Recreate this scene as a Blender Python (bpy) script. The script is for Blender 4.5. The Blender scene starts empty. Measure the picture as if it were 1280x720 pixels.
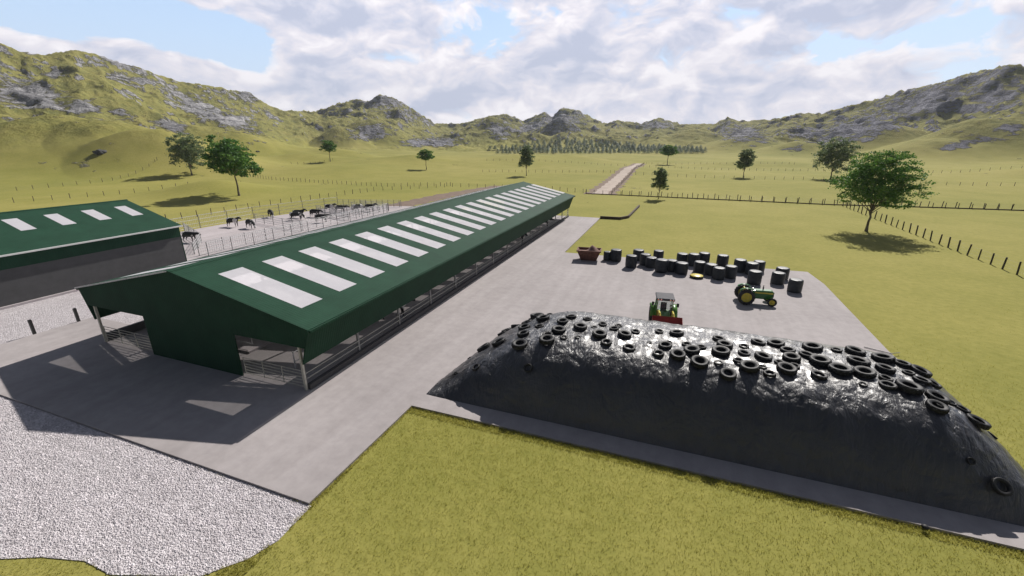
import bpy, bmesh, math, random
import numpy as np
from mathutils import Vector, Matrix, Euler
R = math.radians
random.seed(7); RNG = np.random.default_rng(7)
scene = bpy.context.scene
COL = scene.collection
# ------------------------------------------------------------------ camera geometry
F, CX, CY, H = 538.0, 640.0, 360.0, 14.0
YAW = math.atan2(210, math.hypot(F, 182)); PIT = math.atan2(182, F)
cyw, syw = math.cos(YAW), math.sin(YAW)
def ray(px, py):
    a = (px-CX)/F; b = (CY-py)/F
    f = math.cos(PIT)+b*math.sin(PIT); z = -math.sin(PIT)+b*math.cos(PIT)
    return (a*cyw-f*syw, a*syw+f*cyw, z)
def g(px, py, z=0.0):
    d = ray(px, py); t = (z-H)/d[2]
    return (d[0]*t, d[1]*t)
def azim(px):
    d = ray(px, 178.0); return math.atan2(d[0], d[1])
def elev(px, py):
    d = ray(px, py); return d[2]/math.hypot(d[0], d[1])
# ------------------------------------------------------------------ materials
def newmat(name):
    m = bpy.data.materials.new(name); m.use_nodes = True
    nt = m.node_tree; b = nt.nodes['Principled BSDF']
    return m, nt, b
def N(nt, t, **kw):
    n = nt.nodes.new(t)
    for k, v in kw.items():
        if k.startswith('i_'): n.inputs[k[2:].replace('_', ' ')].default_value = v
        else: setattr(n, k, v)
    return n
def L(nt, a, b): nt.links.new(a, b)
def ramp(nt, fac, stops):
    r = N(nt, 'ShaderNodeValToRGB'); e = r.color_ramp.elements
    while len(e) > 1: e.remove(e[-1])
    e[0].position = stops[0][0]; e[0].color = (*stops[0][1], 1)
    for p, c in stops[1:]:
        x = e.new(p); x.color = (*c, 1)
    L(nt, fac, r.inputs[0]); return r.outputs[0]
def mixc(nt, fac, a, b, mode='MIX'):
    m = N(nt, 'ShaderNodeMix', data_type='RGBA', blend_type=mode)
    for s, v in ((m.inputs[0], fac), (m.inputs[6], a), (m.inputs[7], b)):
        if hasattr(v, 'is_linked'): L(nt, v, s)
        elif isinstance(v, (int, float)): s.default_value = v
        else: s.default_value = (*v, 1)
    return m.outputs[2]
def mth(nt, op, a, b=None, clamp=False, c=None):
    m = N(nt, 'ShaderNodeMath', operation=op, use_clamp=clamp)
    for s, v in ((m.inputs[0], a), (m.inputs[1], b), (m.inputs[2], c)):
        if v is None: continue
        if hasattr(v, 'is_linked'): L(nt, v, s)
        else: s.default_value = v
    return m.outputs[0]
def noise(nt, vec, scale, detail=4, rough=0.55, dist=0.0):
    n = N(nt, 'ShaderNodeTexNoise'); n.inputs['Scale'].default_value = scale
    n.inputs['Detail'].default_value = detail; n.inputs['Roughness'].default_value = rough
    n.inputs['Distortion'].default_value = dist
    L(nt, vec, n.inputs['Vector']); return n.outputs['Fac']
def bump(nt, b, h, strength, dist):
    n = N(nt, 'ShaderNodeBump'); n.inputs['Strength'].default_value = strength
    n.inputs['Distance'].default_value = dist
    L(nt, h, n.inputs['Height']); L(nt, n.outputs[0], b.inputs['Normal'])
def tex(nt, kind='Object'): return N(nt, 'ShaderNodeTexCoord').outputs[kind]
def simple(name, col, rough=0.6, metal=0.0, var=0.15, scale=3.0, spec=0.5, bmp=0.0):
    m, nt, b = newmat(name)
    n = noise(nt, tex(nt), scale, 5)
    c0 = tuple(max(0, c*(1-var)) for c in col); c1 = tuple(min(1, c*(1+var)) for c in col)
    L(nt, ramp(nt, n, [(0.3, c0), (0.7, c1)]), b.inputs['Base Color'])
    b.inputs['Roughness'].default_value = rough; b.inputs['Metallic'].default_value = metal
    b.inputs['Specular IOR Level'].default_value = spec
    if bmp: bump(nt, b, n, bmp, 0.05)
    return m
M = {}
# concrete
def concrete(name, c, var=.12):
    m, nt, b = newmat(name); t = tex(nt)
    n1 = noise(nt, t, 0.12, 6, 0.6); n2 = noise(nt, t, 1.6, 6, 0.65); n3 = noise(nt, t, 22, 3)
    a = ramp(nt, n1, [(0.3, tuple(x*(1-var) for x in c)), (0.7, tuple(min(1, x*(1+var*.6)) for x in c))])
    a = mixc(nt, 0.5, a, ramp(nt, n2, [(0.3, (.72, .72, .72)), (0.62, (1, 1, 1))]), 'MULTIPLY')
    a = mixc(nt, 0.35, a, ramp(nt, n3, [(0.3, (.8, .8, .8)), (0.7, (1, 1, 1))]), 'MULTIPLY')
    # faint wheel-track streaks running along the yard
    mp = N(nt, 'ShaderNodeMapping'); mp.inputs['Scale'].default_value = (0.9, 0.05, 1); L(nt, t, mp.inputs[0])
    n4 = noise(nt, mp.outputs[0], 1.0, 5, 0.6)
    a = mixc(nt, 0.35, a, ramp(nt, n4, [(0.42, (.78, .77, .76)), (0.6, (1, 1, 1))]), 'MULTIPLY')
    L(nt, a, b.inputs['Base Color']); b.inputs['Roughness'].default_value = .85
    b.inputs['Specular IOR Level'].default_value = .25
    bump(nt, b, n3, .25, .01); return m
M['concrete'] = concrete('concrete', (.43, .395, .395))
M['yard2'] = concrete('pale_concrete', (.52, .47, .48))
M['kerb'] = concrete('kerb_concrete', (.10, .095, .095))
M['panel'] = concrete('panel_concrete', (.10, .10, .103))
M['floor_in'] = concrete('barn_floor', (.36, .34, .33))
# grass ground (object 'ground' carries rock attribute)
def grass_color(nt, t):
    n1 = noise(nt, t, 0.012, 5, .55); n2 = noise(nt, t, .11, 6, .6); n3 = noise(nt, t, 1.7, 6, .7)
    a = ramp(nt, n1, [(.3, (.250, .248, .062)), (.5, (.305, .285, .078)), (.72, (.365, .325, .105))])
    a = mixc(nt, .55, a, ramp(nt, n2, [(.3, (.78, .82, .70)), (.65, (1.08, 1.05, 1.1))]), 'MULTIPLY')
    a = mixc(nt, .6, a, ramp(nt, n3, [(.28, (.70, .74, .6)), (.66, (1.1, 1.08, 1.1))]), 'MULTIPLY')
    return a, n3
m, nt, b = newmat('dry_grass'); t = tex(nt)
a, n3 = grass_color(nt, t)
at = N(nt, 'ShaderNodeAttribute', attribute_name='rock').outputs['Fac']
mp = N(nt, 'ShaderNodeMapping'); mp.inputs['Scale'].default_value = (.03, .03, .11); mp.inputs['Rotation'].default_value = (.25, .2, 0); L(nt, t, mp.inputs[0])
rn = noise(nt, mp.outputs[0], 1.6, 9, .68, .6); rn2 = noise(nt, t, .09, 8, .7); rn3 = noise(nt, t, .35, 6, .7)
rc = ramp(nt, rn, [(.30, (.13, .13, .15)), (.43, (.27, .265, .28)), (.56, (.48, .47, .48)), (.68, (.75, .73, .73))])
rc = mixc(nt, .6, rc, ramp(nt, rn3, [(.35, (.5, .5, .52)), (.6, (1.05, 1.05, 1.05))]), 'MULTIPLY')
shd_ = N(nt, 'ShaderNodeAttribute', attribute_name='rock_shade').outputs['Fac']
rc = mixc(nt, shd_, rc, mixc(nt, 1.0, rc, (.60, .61, .70), 'MULTIPLY'))  # hill shade put into the rock colour as a bluish darkening
f = mth(nt, 'ADD', at, mth(nt, 'MULTIPLY', mth(nt, 'SUBTRACT', rn2, .5), 1.9))
f = mth(nt, 'ADD', f, mth(nt, 'MULTIPLY', mth(nt, 'SUBTRACT', rn, .5), 1.5))
fac = ramp(nt, f, [(.42, (0, 0, 0)), (.58, (1, 1, 1))])
# darker heath on the hills, between grass and rock
hn = N(nt, 'ShaderNodeAttribute', attribute_name='hill').outputs['Fac']
heath = ramp(nt, rn2, [(.36, (.13, .14, .05)), (.48, (.25, .24, .075)), (.66, (.31, .27, .09))])
a = mixc(nt, mth(nt, 'MULTIPLY', hn, .75), a, heath)
L(nt, mixc(nt, fac, a, rc), b.inputs['Base Color'])
b.inputs['Roughness'].default_value = .95; b.inputs['Specular IOR Level'].default_value = .1
hh = mth(nt, 'ADD', mth(nt, 'MULTIPLY', n3, .05), mth(nt, 'MULTIPLY', mth(nt, 'MULTIPLY', mth(nt, 'ADD', rn, rn3), 5.0), fac))
hh = mth(nt, 'ADD', hh, mth(nt, 'MULTIPLY', mth(nt, 'MULTIPLY', rn2, hn), 3.0))
bump(nt, b, hh, 1.0, 1.0)
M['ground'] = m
m, nt, b = newmat('grass_blade'); oi = N(nt, 'ShaderNodeAttribute', attribute_name='tint').outputs['Fac']
L(nt, ramp(nt, oi, [(0, (.26, .26, .05)), (.5, (.39, .365, .08)), (1, (.50, .45, .13))]), b.inputs['Base Color'])
b.inputs['Roughness'].default_value = .8; b.inputs['Specular IOR Level'].default_value = .1
tl = N(nt, 'ShaderNodeBsdfTranslucent'); L(nt, b.inputs['Base Color'].links[0].from_socket, tl.inputs[0]); ms = N(nt, 'ShaderNodeMixShader'); ms.inputs[0].default_value = .5
L(nt, b.outputs[0], ms.inputs[1]); L(nt, tl.outputs[0], ms.inputs[2]); L(nt, ms.outputs[0], nt.nodes['Material Output'].inputs[0])
M['blade'] = m
# gravel
m, nt, b = newmat('gravel'); t = tex(nt)
v = N(nt, 'ShaderNodeTexVoronoi'); v.inputs['Scale'].default_value = 12.0; L(nt, t, v.inputs['Vector'])
v2 = N(nt, 'ShaderNodeTexVoronoi'); v2.inputs['Scale'].default_value = 21.0; L(nt, t, v2.inputs['Vector'])
n1 = noise(nt, t, .5, 5)
sep = N(nt, 'ShaderNodeSeparateColor'); L(nt, v.outputs['Color'], sep.inputs[0])
sep2 = N(nt, 'ShaderNodeSeparateColor'); L(nt, v2.outputs['Color'], sep2.inputs[0])
a = ramp(nt, sep.outputs[0], [(0, (.25, .23, .235)), (.25, (.44, .40, .42)), (.7, (.60, .56, .58)), (1, (.82, .78, .80))])
a = mixc(nt, .5, a, ramp(nt, sep2.outputs[0], [(0, (.3, .27, .28)), (.5, (.58, .54, .56)), (1, (.85, .82, .84))]))
a = mixc(nt, .5, a, ramp(nt, n1, [(.3, (.85, .84, .84)), (.7, (1.05, 1.05, 1.05))]), 'MULTIPLY')
L(nt, a, b.inputs['Base Color']); b.inputs['Roughness'].default_value = .9
bump(nt, b, mth(nt, 'ADD', v.outputs['Distance'], v2.outputs['Distance']), .9, -.05)
M['gravel'] = m
M['stone'] = simple('gravel_stone', (.62, .58, .6), .85, var=.35, scale=2.3)
# mud
m, nt, b = newmat('mud'); t = tex(nt)
n1 = noise(nt, t, .5, 7, .7); L(nt, ramp(nt, n1, [(.3, (.13, .085, .06)), (.7, (.24, .17, .125))]), b.inputs['Base Color'])
b.inputs['Roughness'].default_value = .95; bump(nt, b, n1, .8, .2); M['mud'] = m
m, nt, b = newmat('dirt_road'); t = tex(nt)
n1 = noise(nt, t, .35, 7, .7); L(nt, ramp(nt, n1, [(.3, (.33, .26, .21)), (.7, (.52, .44, .38))]), b.inputs['Base Color'])
b.inputs['Roughness'].default_value = .95; bump(nt, b, n1, .5, .1); M['dirt'] = m
# corrugated sheeting: ribs along local direction
def sheet(name, c, axis, rough=.45):
    m, nt, b = newmat(name); t = tex(nt)
    w = N(nt, 'ShaderNodeTexWave', wave_type='BANDS', bands_direction=axis, wave_profile='SIN')
    w.inputs['Scale'].default_value = 1.6; w.inputs['Distortion'].default_value = 0; L(nt, t, w.inputs['Vector'])
    n1 = noise(nt, t, .6, 6, .65); n2 = noise(nt, t, 9, 4)
    a = ramp(nt, n1, [(.3, tuple(x*.82 for x in c)), (.7, tuple(x*1.15 for x in c))])
    a = mixc(nt, .4, a, ramp(nt, n2, [(.3, (.85, .85, .85)), (.7, (1.05, 1.05, 1.05))]), 'MULTIPLY')
    L(nt, a, b.inputs['Base Color']); b.inputs['Roughness'].default_value = rough
    b.inputs['Specular IOR Level'].default_value = .12
    bump(nt, b, w.outputs['Fac'], .3, .02); return m
M['roof'] = sheet('green_roof_sheet', (.019, .062, .037), 'Y', .75)
M['clad_y'] = sheet('green_wall_sheet_side', (.016, .052, .030), 'Y', .7)
M['clad_x'] = sheet('green_wall_sheet_gable', (.016, .052, .030), 'X', .7)
# translucent roof light
m, nt, b = newmat('translucent_sheet'); t = tex(nt)
nt.nodes.remove(b); out = nt.nodes['Material Output']
d = N(nt, 'ShaderNodeBsdfDiffuse'); tr = N(nt, 'ShaderNodeBsdfTransparent'); ms = N(nt, 'ShaderNodeMixShader')
tl = N(nt, 'ShaderNodeBsdfTranslucent'); ms0 = N(nt, 'ShaderNodeMixShader'); ms0.inputs[0].default_value = .2
n1 = noise(nt, t, 1.2, 6, .65)
L(nt, ramp(nt, n1, [(.3, (.88, .86, .92)), (.65, (.97, .95, 1.0))]), d.inputs[0]); tl.inputs[0].default_value = (.9, .88, .85, 1)
L(nt, d.outputs[0], ms0.inputs[1]); L(nt, tl.outputs[0], ms0.inputs[2])
ms.inputs[0].default_value = .31; L(nt, ms0.outputs[0], ms.inputs[1]); L(nt, tr.outputs[0], ms.inputs[2]); L(nt, ms.outputs[0], out.inputs[0])
M['light'] = m
M['white'] = simple('white_trim', (.72, .72, .70), .5, var=.06)
M['galv'] = simple('galvanised_steel', (.55, .55, .56), .5, .2, var=.2, scale=6)
M['steel_post'] = simple('grey_steel', (.24, .24, .24), .55, .3, var=.2)
M['rail'] = simple('cream_rail', (.52, .50, .43), .5, .1, var=.12)
M['wood'] = simple('weathered_wood', (.135, .105, .075), .9, var=.4, scale=9, bmp=.4)
M['darkwood'] = simple('dark_post_wood', (.05, .042, .036), .85, var=.3, scale=8)
M['wire'] = simple('fence_wire', (.22, .21, .20), .6, .5)
M['plank'] = simple('dark_board', (.085, .06, .045), .9, var=.3, scale=5)
M['tyre'] = simple('tyre_rubber', (.018, .018, .020), .62, var=.35, scale=5, bmp=.2, spec=.4)
M['bark'] = simple('bark', (.14, .115, .09), .9, var=.35, scale=6, bmp=.5)
M['rust'] = simple('rusty_steel', (.15, .062, .042), .8, var=.4, scale=4, bmp=.2)
M['load'] = simple('brown_load', (.22, .13, .11), .95, var=.3, scale=5, bmp=.5)
M['gpaint'] = simple('green_paint', (.02, .15, .03), .3, var=.1)
M['ypaint'] = simple('yellow_paint', (.60, .50, .06), .4, var=.08)
M['redpaint'] = simple('red_paint', (.42, .02, .015), .4, var=.2)
M['lime'] = simple('lime_green_paint', (.09, .25, .03), .35, var=.15)
M['black'] = simple('black_plastic', (.02, .02, .02), .45)
M['chrome'] = simple('bright_metal', (.6, .6, .6), .25, .9)
M['greyroof'] = simple('grey_cab_roof', (.10, .10, .11), .85)
m, nt, b = newmat('cab_glass'); b.inputs['Base Color'].default_value = (.75, .82, .8, 1)
b.inputs['Roughness'].default_value = .03; b.inputs['Transmission Weight'].default_value = .85; b.inputs['IOR'].default_value = 1.1
M['glass'] = m
# bale wrap
m, nt, b = newmat('bale_wrap'); t = tex(nt)
w = N(nt, 'ShaderNodeTexWave', wave_type='BANDS', bands_direction='Z'); w.inputs['Scale'].default_value = 2.2; w.inputs['Distortion'].default_value = 3; w.inputs['Detail'].default_value = 3
L(nt, t, w.inputs[0]); n1 = noise(nt, t, 3, 5)
L(nt, ramp(nt, n1, [(.3, (.014, .018, .022)), (.7, (.036, .042, .052))]), b.inputs['Base Color'])
b.inputs['Roughness'].default_value = .45; b.inputs['Specular IOR Level'].default_value = .35; bump(nt, b, mth(nt, 'ADD', w.outputs['Fac'], n1), .5, .04); M['bale'] = m
# silage sheet
m, nt, b = newmat('black_sheet'); t = tex(nt)
mpd = N(nt, 'ShaderNodeMapping'); mpd.inputs['Scale'].default_value = (1.25, .42, .42); L(nt, t, mpd.inputs[0])
n0 = noise(nt, t, .7, 4, .55, 1.2); n1 = noise(nt, mpd.outputs[0], 2.3, 5, .55, 2.4)
v = N(nt, 'ShaderNodeTexVoronoi', feature='DISTANCE_TO_EDGE'); v.inputs['Scale'].default_value = 1.5
mpn = mixc(nt, .35, t, N(nt, 'ShaderNodeTexNoise').outputs['Color']); L(nt, mpn, v.inputs['Vector'])
hgt = mth(nt, 'ADD', mth(nt, 'MULTIPLY', n1, .8), mth(nt, 'MULTIPLY', mth(nt, 'MINIMUM', v.outputs['Distance'], .25), .95))
hgt = mth(nt, 'ADD', hgt, n0)
L(nt, ramp(nt, noise(nt, t, .5, 4), [(.3, (.020, .020, .025)), (.7, (.036, .036, .044))]), b.inputs['Base Color'])
L(nt, ramp(nt, n1, [(.3, (.33, .33, .33)), (.7, (.50, .50, .50))]), b.inputs['Roughness'])
b.inputs['Specular IOR Level'].default_value = .75; b.inputs['Coat Weight'].default_value = .35; b.inputs['Coat Roughness'].default_value = .24
bump(nt, b, hgt, 1.0, .13); M['sheet'] = m
# cow hide
m, nt, b = newmat('cow_hide'); t = tex(nt)
n1 = noise(nt, t, 1.05, 2, .4, .3)
inf = N(nt, 'ShaderNodeObjectInfo').outputs['Random']
f = mth(nt, 'ADD', n1, mth(nt, 'MULTIPLY', mth(nt, 'SUBTRACT', inf, .5), .16))
L(nt, ramp(nt, f, [(.575, (.012, .012, .013)), (.595, (.70, .67, .64))]), b.inputs['Base Color'])
b.inputs['Roughness'].default_value = .7; M['cow'] = m
M['pink'] = simple('udder_skin', (.55, .32, .28), .7)
# leaves
def leafmat(name, cols):
    m, nt, b = newmat(name)
    at = N(nt, 'ShaderNodeAttribute', attribute_name='tint').outputs['Fac']
    c = ramp(nt, at, [(0, cols[0]), (.5, cols[1]), (1, cols[2])])
    out = nt.nodes['Material Output']; L(nt, c, b.inputs['Base Color']); b.inputs['Roughness'].default_value = .6
    b.inputs['Specular IOR Level'].default_value = .25
    tl = N(nt, 'ShaderNodeBsdfTranslucent'); L(nt, c, tl.inputs[0])
    ms = N(nt, 'ShaderNodeMixShader'); ms.inputs[0].default_value = .35
    L(nt, b.outputs[0], ms.inputs[1]); L(nt, tl.outputs[0], ms.inputs[2]); L(nt, ms.outputs[0], out.inputs[0])
    return m
M['leaf_green'] = leafmat('green_leaves', [(.045, .115, .022), (.09, .21, .04), (.20, .33, .065)])
M['leaf_grey'] = leafmat('grey_green_leaves', [(.09, .135, .065), (.165, .225, .105), (.27, .33, .16)])
M['conifer'] = leafmat('conifer_needles', [(.07, .12, .075), (.11, .17, .10), (.17, .23, .13)])

# ------------------------------------------------------------------ mesh builder
class MB:
    def __init__(s): s.v = []; s.f = []; s.sm = []
    def add(s, verts, faces, smooth=False):
        o = len(s.v); s.v += [tuple(v) for v in verts]; s.f += [tuple(i+o for i in f) for f in faces]; s.sm += [smooth]*len(faces); return s
    def box(s, x0, x1, y0, y1, z0, z1, mtx=None):
        vs = [Vector((x, y, z)) for z in (z0, z1) for x, y in ((x0, y0), (x1, y0), (x1, y1), (x0, y1))]
        if mtx: vs = [mtx @ v for v in vs]
        return s.add(vs, [(3, 2, 1, 0), (4, 5, 6, 7), (0, 1, 5, 4), (1, 2, 6, 5), (2, 3, 7, 6), (3, 0, 4, 7)])
    def tube(s, p0, p1, r0, r1=None, n=8, smooth=True, cap=True):
        r1 = r0 if r1 is None else r1
        p0 = Vector(p0); p1 = Vector(p1); d = (p1-p0).normalized()
        u = d.orthogonal().normalized(); w = d.cross(u)
        vs = [p+(u*math.cos(2*math.pi*i/n)+w*math.sin(2*math.pi*i/n))*r for p, r in ((p0, r0), (p1, r1)) for i in range(n)]
        s.add(vs, [(i, (i+1) % n, n+(i+1) % n, n+i) for i in range(n)], smooth)
        if cap: s.add(vs, [tuple(reversed(range(n))), tuple(range(n, 2*n))])
        return s
    def prism(s, pts, z0, z1):          # polygon pts (ccw) extruded in z
        n = len(pts); vs = [(x, y, z0) for x, y in pts]+[(x, y, z1) for x, y in pts]
        return s.add(vs, [tuple(reversed(range(n))), tuple(range(n, 2*n))]+[(i, (i+1) % n, n+(i+1) % n, n+i) for i in range(n)])
    def extr(s, pts, axis, a, b):        # polygon in the other two axes extruded along axis
        def P(p, t): return (t, p[0], p[1]) if axis == 'x' else (p[0], t, p[1])
        n = len(pts); vs = [P(p, a) for p in pts]+[P(p, b) for p in pts]
        return s.add(vs, [tuple(reversed(range(n))), tuple(range(n, 2*n))]+[(i, (i+1) % n, n+(i+1) % n, n+i) for i in range(n)])
    def lathe(s, prof, n=24, mtx=None, smooth=True):   # prof: (r, z)
        vs = []
        for r, z in prof:
            for i in range(n):
                v = Vector((r*math.cos(2*math.pi*i/n), r*math.sin(2*math.pi*i/n), z)); vs.append(mtx @ v if mtx else v)
        fs = [(k*n+i, k*n+(i+1) % n, (k+1)*n+(i+1) % n, (k+1)*n+i) for k in range(len(prof)-1) for i in range(n)]
        return s.add(vs, fs, smooth)
    def mesh(s, name, mat):
        me = bpy.data.meshes.new(name); me.from_pydata(s.v, [], s.f); me.materials.append(mat)
        me.polygons.foreach_set('use_smooth', s.sm)
        bm = bmesh.new(); bm.from_mesh(me); bmesh.ops.recalc_face_normals(bm, faces=bm.faces); bm.to_mesh(me); bm.free()
        return me
    def build(s, name, mat, parent=None, loc=None, bevel=0):
        o = bpy.data.objects.new(name, s.mesh(name, mat)); COL.objects.link(o)
        if parent: o.parent = parent
        if loc: o.location = loc
        if bevel:
            b = o.modifiers.new('Bevel', 'BEVEL'); b.width = bevel; b.segments = 2; b.limit_method = 'ANGLE'
        return o
def tag(o, label=None, cat=None, group=None, kind=None):
    if label: o['label'] = label
    if cat: o['category'] = cat
    if group: o['group'] = group
    if kind: o['kind'] = kind
    return o
def empty(name, loc=(0, 0, 0), rz=0, label=None, cat=None, group=None):
    o = bpy.data.objects.new(name, None); COL.objects.link(o); o.location = loc; o.rotation_euler = (0, 0, rz)
    o.empty_display_size = .3
    return tag(o, label, cat, group)
def copy_tree(o, parent=None):
    c = o.copy(); COL.objects.link(c); c.parent = parent
    for ch in list(o.children): copy_tree(ch, c)
    return c
# ------------------------------------------------------------------ terrain
_perm = RNG.permutation(512).astype(np.int64); _perm = np.concatenate([_perm, _perm])
_gr = RNG.random((1024,))*2-1
def _h(ix, iy): return _gr[(_perm[(ix+_perm[iy & 511]) & 511])]
def vnoise(x, y):
    ix = np.floor(x).astype(np.int64); iy = np.floor(y).astype(np.int64); fx = x-ix; fy = y-iy
    u = fx*fx*fx*(fx*(fx*6-15)+10); v = fy*fy*fy*(fy*(fy*6-15)+10)
    ix &= 511; iy &= 511; jx = (ix+1) & 511; jy = (iy+1) & 511
    return (_h(ix, iy)*(1-u)+_h(jx, iy)*u)*(1-v)+(_h(ix, jy)*(1-u)+_h(jx, jy)*u)*v
def fbm(x, y, oct=5, gain=.5):
    s = 0; a = 1; t = 0
    for k in range(oct):
        s = s+a*vnoise(x+17.3*k, y-9.1*k); t += a; a *= gain; x = x*2.03; y = y*2.03
    return s/t
def ridged(x, y, oct=6, gain=.55):
    s = 0; a = 1; t = 0; w = 1
    for k in range(oct):
        n = (1-np.abs(vnoise(x+31.7*k, y+5.3*k)))**2; s = s+a*n*w; w = np.clip(n*1.3, 0, 1); t += a; a *= gain; x = x*2.07; y = y*2.07
    return s/t
SKY = [(-700, 150), (-400, 120), (-250, 80), (-120, 40), (-60, 30), (0, 40), (20, 48), (60, 68), (90, 73), (100, 70), (125, 65), (150, 70), (190, 84), (215, 93), (240, 103), (270, 107), (290, 112), (320, 115), (345, 132), (360, 139), (400, 140), (430, 130), (455, 124), (463, 128), (480, 119), (500, 124), (520, 138), (545, 154), (580, 155), (600, 148), (630, 142), (655, 150), (665, 146), (680, 140), (690, 146), (700, 135), (720, 138), (740, 148), (755, 155), (770, 150), (800, 155), (820, 148), (850, 155), (890, 155), (905, 147), (920, 152), (960, 150), (990, 142), (1020, 143), (1050, 133), (1080, 126), (1110, 115), (1150, 105), (1190, 93), (1230, 83), (1255, 87), (1280, 84), (1400, 60), (1600, 80), (2000, 120)]
sky_az = np.array([azim(p) for p, q in SKY]); sky_el = np.array([elev(p, q) for p, q in SKY])
rb_px = [(-700, 300), (0, 330), (200, 330), (330, 400), (400, 560), (560, 640), (700, 640), (900, 640), (1000, 560), (1280, 500), (2000, 450)]
rr_px = [(-700, 700), (0, 760), (200, 800), (330, 950), (430, 1150), (600, 1300), (800, 1350), (900, 1250), (1000, 1150), (1280, 900), (2000, 850)]
def tab(t): return np.array([azim(p) for p, q in t]), np.array([float(q) for p, q in t])
rb_a, rb_v = tab(rb_px); rr_a, rr_v = tab(rr_px)
BUMPS = []     # separate nearer hills: px, top py, distance, radius
for px, py, d, rad in [(470, 152, 820, 75), (430, 160, 760, 50), (700, 150, 1050, 60), (930, 168, 700, 60), (1000, 178, 600, 45), (620, 152, 1000, 80), (60, 158, 330, 60), (130, 160, 310, 45), (250, 160, 420, 60), (185, 176, 270, 30), (870, 165, 900, 80), (1100, 160, 640, 60), (1230, 150, 560, 60), (1170, 172, 520, 45), (300, 172, 430, 60)]:
    a = azim(px); BUMPS.append((d*math.sin(a), d*math.cos(a), rad, H+d*elev(px, py)))
MOUNDS = [(-300, 250, 22, 5), (-260, 300, 30, 6), (-215, 215, 20, 4.5), (-330, 190, 30, 6), (-240, 120, 22, 4), (-180, 290, 28, 4), (-290, 140, 26, 5), (-150, 240, 16, 3), (-75, 330, 26, 3.5), (60, 330, 30, 2.5), (150, 260, 26, 2.5), (-128, 92, 13, 3.4), (-210, 150, 28, 5), (-105, 290, 40, 4), (-20, 240, 30, 1.5), (90, 160, 35, -.8), (-250, 180, 35, 6), (-170, 230, 40, 4), (-150, 170, 25, 2.2), (45, 170, 30, .8)]
SCALE_A = None
def smooth(a, b, x):
    t = np.clip((x-a)/(b-a), 0, 1); return t*t*(3-2*t)
def farmdist(x, y):
    dx = np.maximum(np.maximum(-95-x, x-45), 0); dy = np.maximum(np.maximum(-30-y, y-140), 0)
    return np.hypot(dx, dy)
def hill_parts(x, y):
    r = np.hypot(x, y); az = np.arctan2(x, y)
    front = smooth(-2.0, -1.6, az)*(1-smooth(1.7, 2.1, az))
    Rb = np.interp(az, rb_a, rb_v); Rr = np.interp(az, rr_a, rr_v); el = np.interp(az, sky_az, sky_el)
    # wander the feet of the hills
    Rb = Rb+60*vnoise(x/160., y/160.)
    t = (r-Rb)/(Rr-Rb)
    prof = np.where(t < 1, np.clip(t, 0, 1)**1.45, np.clip(1-(t-1)*.35, .3, 1))
    top = np.maximum(H+Rr*el, 5)
    rg = ridged(x/260., y/260., 7, .56); fb = fbm(x/140.+5, y/140., 5)
    hill = prof*top*(.72+.42*rg)+smooth(0, .25, t)*fb*top*.10
    fine = ridged(x/62.+3, y/62., 5, .6)
    hill = hill+smooth(.02, .3, t)*(fine-.45)*np.where(az > azim(380), 15.0, 9.0)
    return r, az, t, hill*front, rg, fine, top
def bumpz(x, y):
    z = np.zeros_like(x)
    for bx, by, rad, top in BUMPS:
        d = np.hypot(x-bx, y-by)/rad
        z = np.maximum(z, top*np.exp(-d*d*1.2)*(1+.15*fbm(x/30., y/30., 4)))
    return z
def terrain(x, y, full=False):
    x = np.asarray(x, float); y = np.asarray(y, float)
    r, az, t, hill, rg, fine, top = hill_parts(x, y)
    if SCALE_A is not None: hill = hill*np.interp(az, SCALE_A[0], SCALE_A[1])
    b = bumpz(x, y)
    z = np.maximum(hill, b)+np.minimum(hill, b)*.25
    fd = farmdist(x, y)
    z = z+smooth(0, 160, fd)*(fbm(x/95., y/95., 4)*2.4+.6)
    for mx, my, mr, mh in MOUNDS:
        z = z+mh*np.exp(-((x-mx)**2+(y-my)**2)/mr**2)
    z = z-.12
    if full: return z, t, rg, fine, hill, b
    return z
# angular normalisation so the skyline reaches the height each ridge really has
aa = np.linspace(azim(-500), azim(1800), 700); rr = np.linspace(300, 1500, 200)
AA, RR = np.meshgrid(aa, rr, indexing='ij')
hz = hill_parts(RR*np.sin(AA), RR*np.cos(AA))[3]
want = np.interp(aa, sky_az, sky_el); sc = np.ones_like(aa)
sc = ((want[:, None]*RR+H)/np.maximum(hz, 1)).min(axis=1)
ker = np.hanning(9); ker /= ker.sum(); sc = np.convolve(np.pad(sc, 4, mode='edge'), ker, 'valid')
SCALE_A = (aa, np.clip(sc, .3, 3))
# grid
fa = np.linspace(azim(-260), azim(1560), 1080); back = np.linspace(fa[-1], fa[0]+2*math.pi, 60)[1:-1]
az_all = np.concatenate([fa, back]); na = len(az_all)
rings = np.concatenate([[1.0], np.linspace(8, 140, 26), np.linspace(145, 520, 90), np.linspace(525, 1450, 200), [1500, 1600, 1750, 2000, 2400, 3000]])
nr = len(rings)
AZ, RG = np.meshgrid(az_all, rings, indexing='ij'); X = RG*np.sin(AZ); Y = RG*np.cos(AZ)
Z, Tt, rgd, fine, hillz, bz = terrain(X, Y, True)
Z = np.where((np.hypot(X, Y) > 100) | (farmdist(X, Y) > 0), Z, -.12+(Z+.12)*0 if False else Z)
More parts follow.
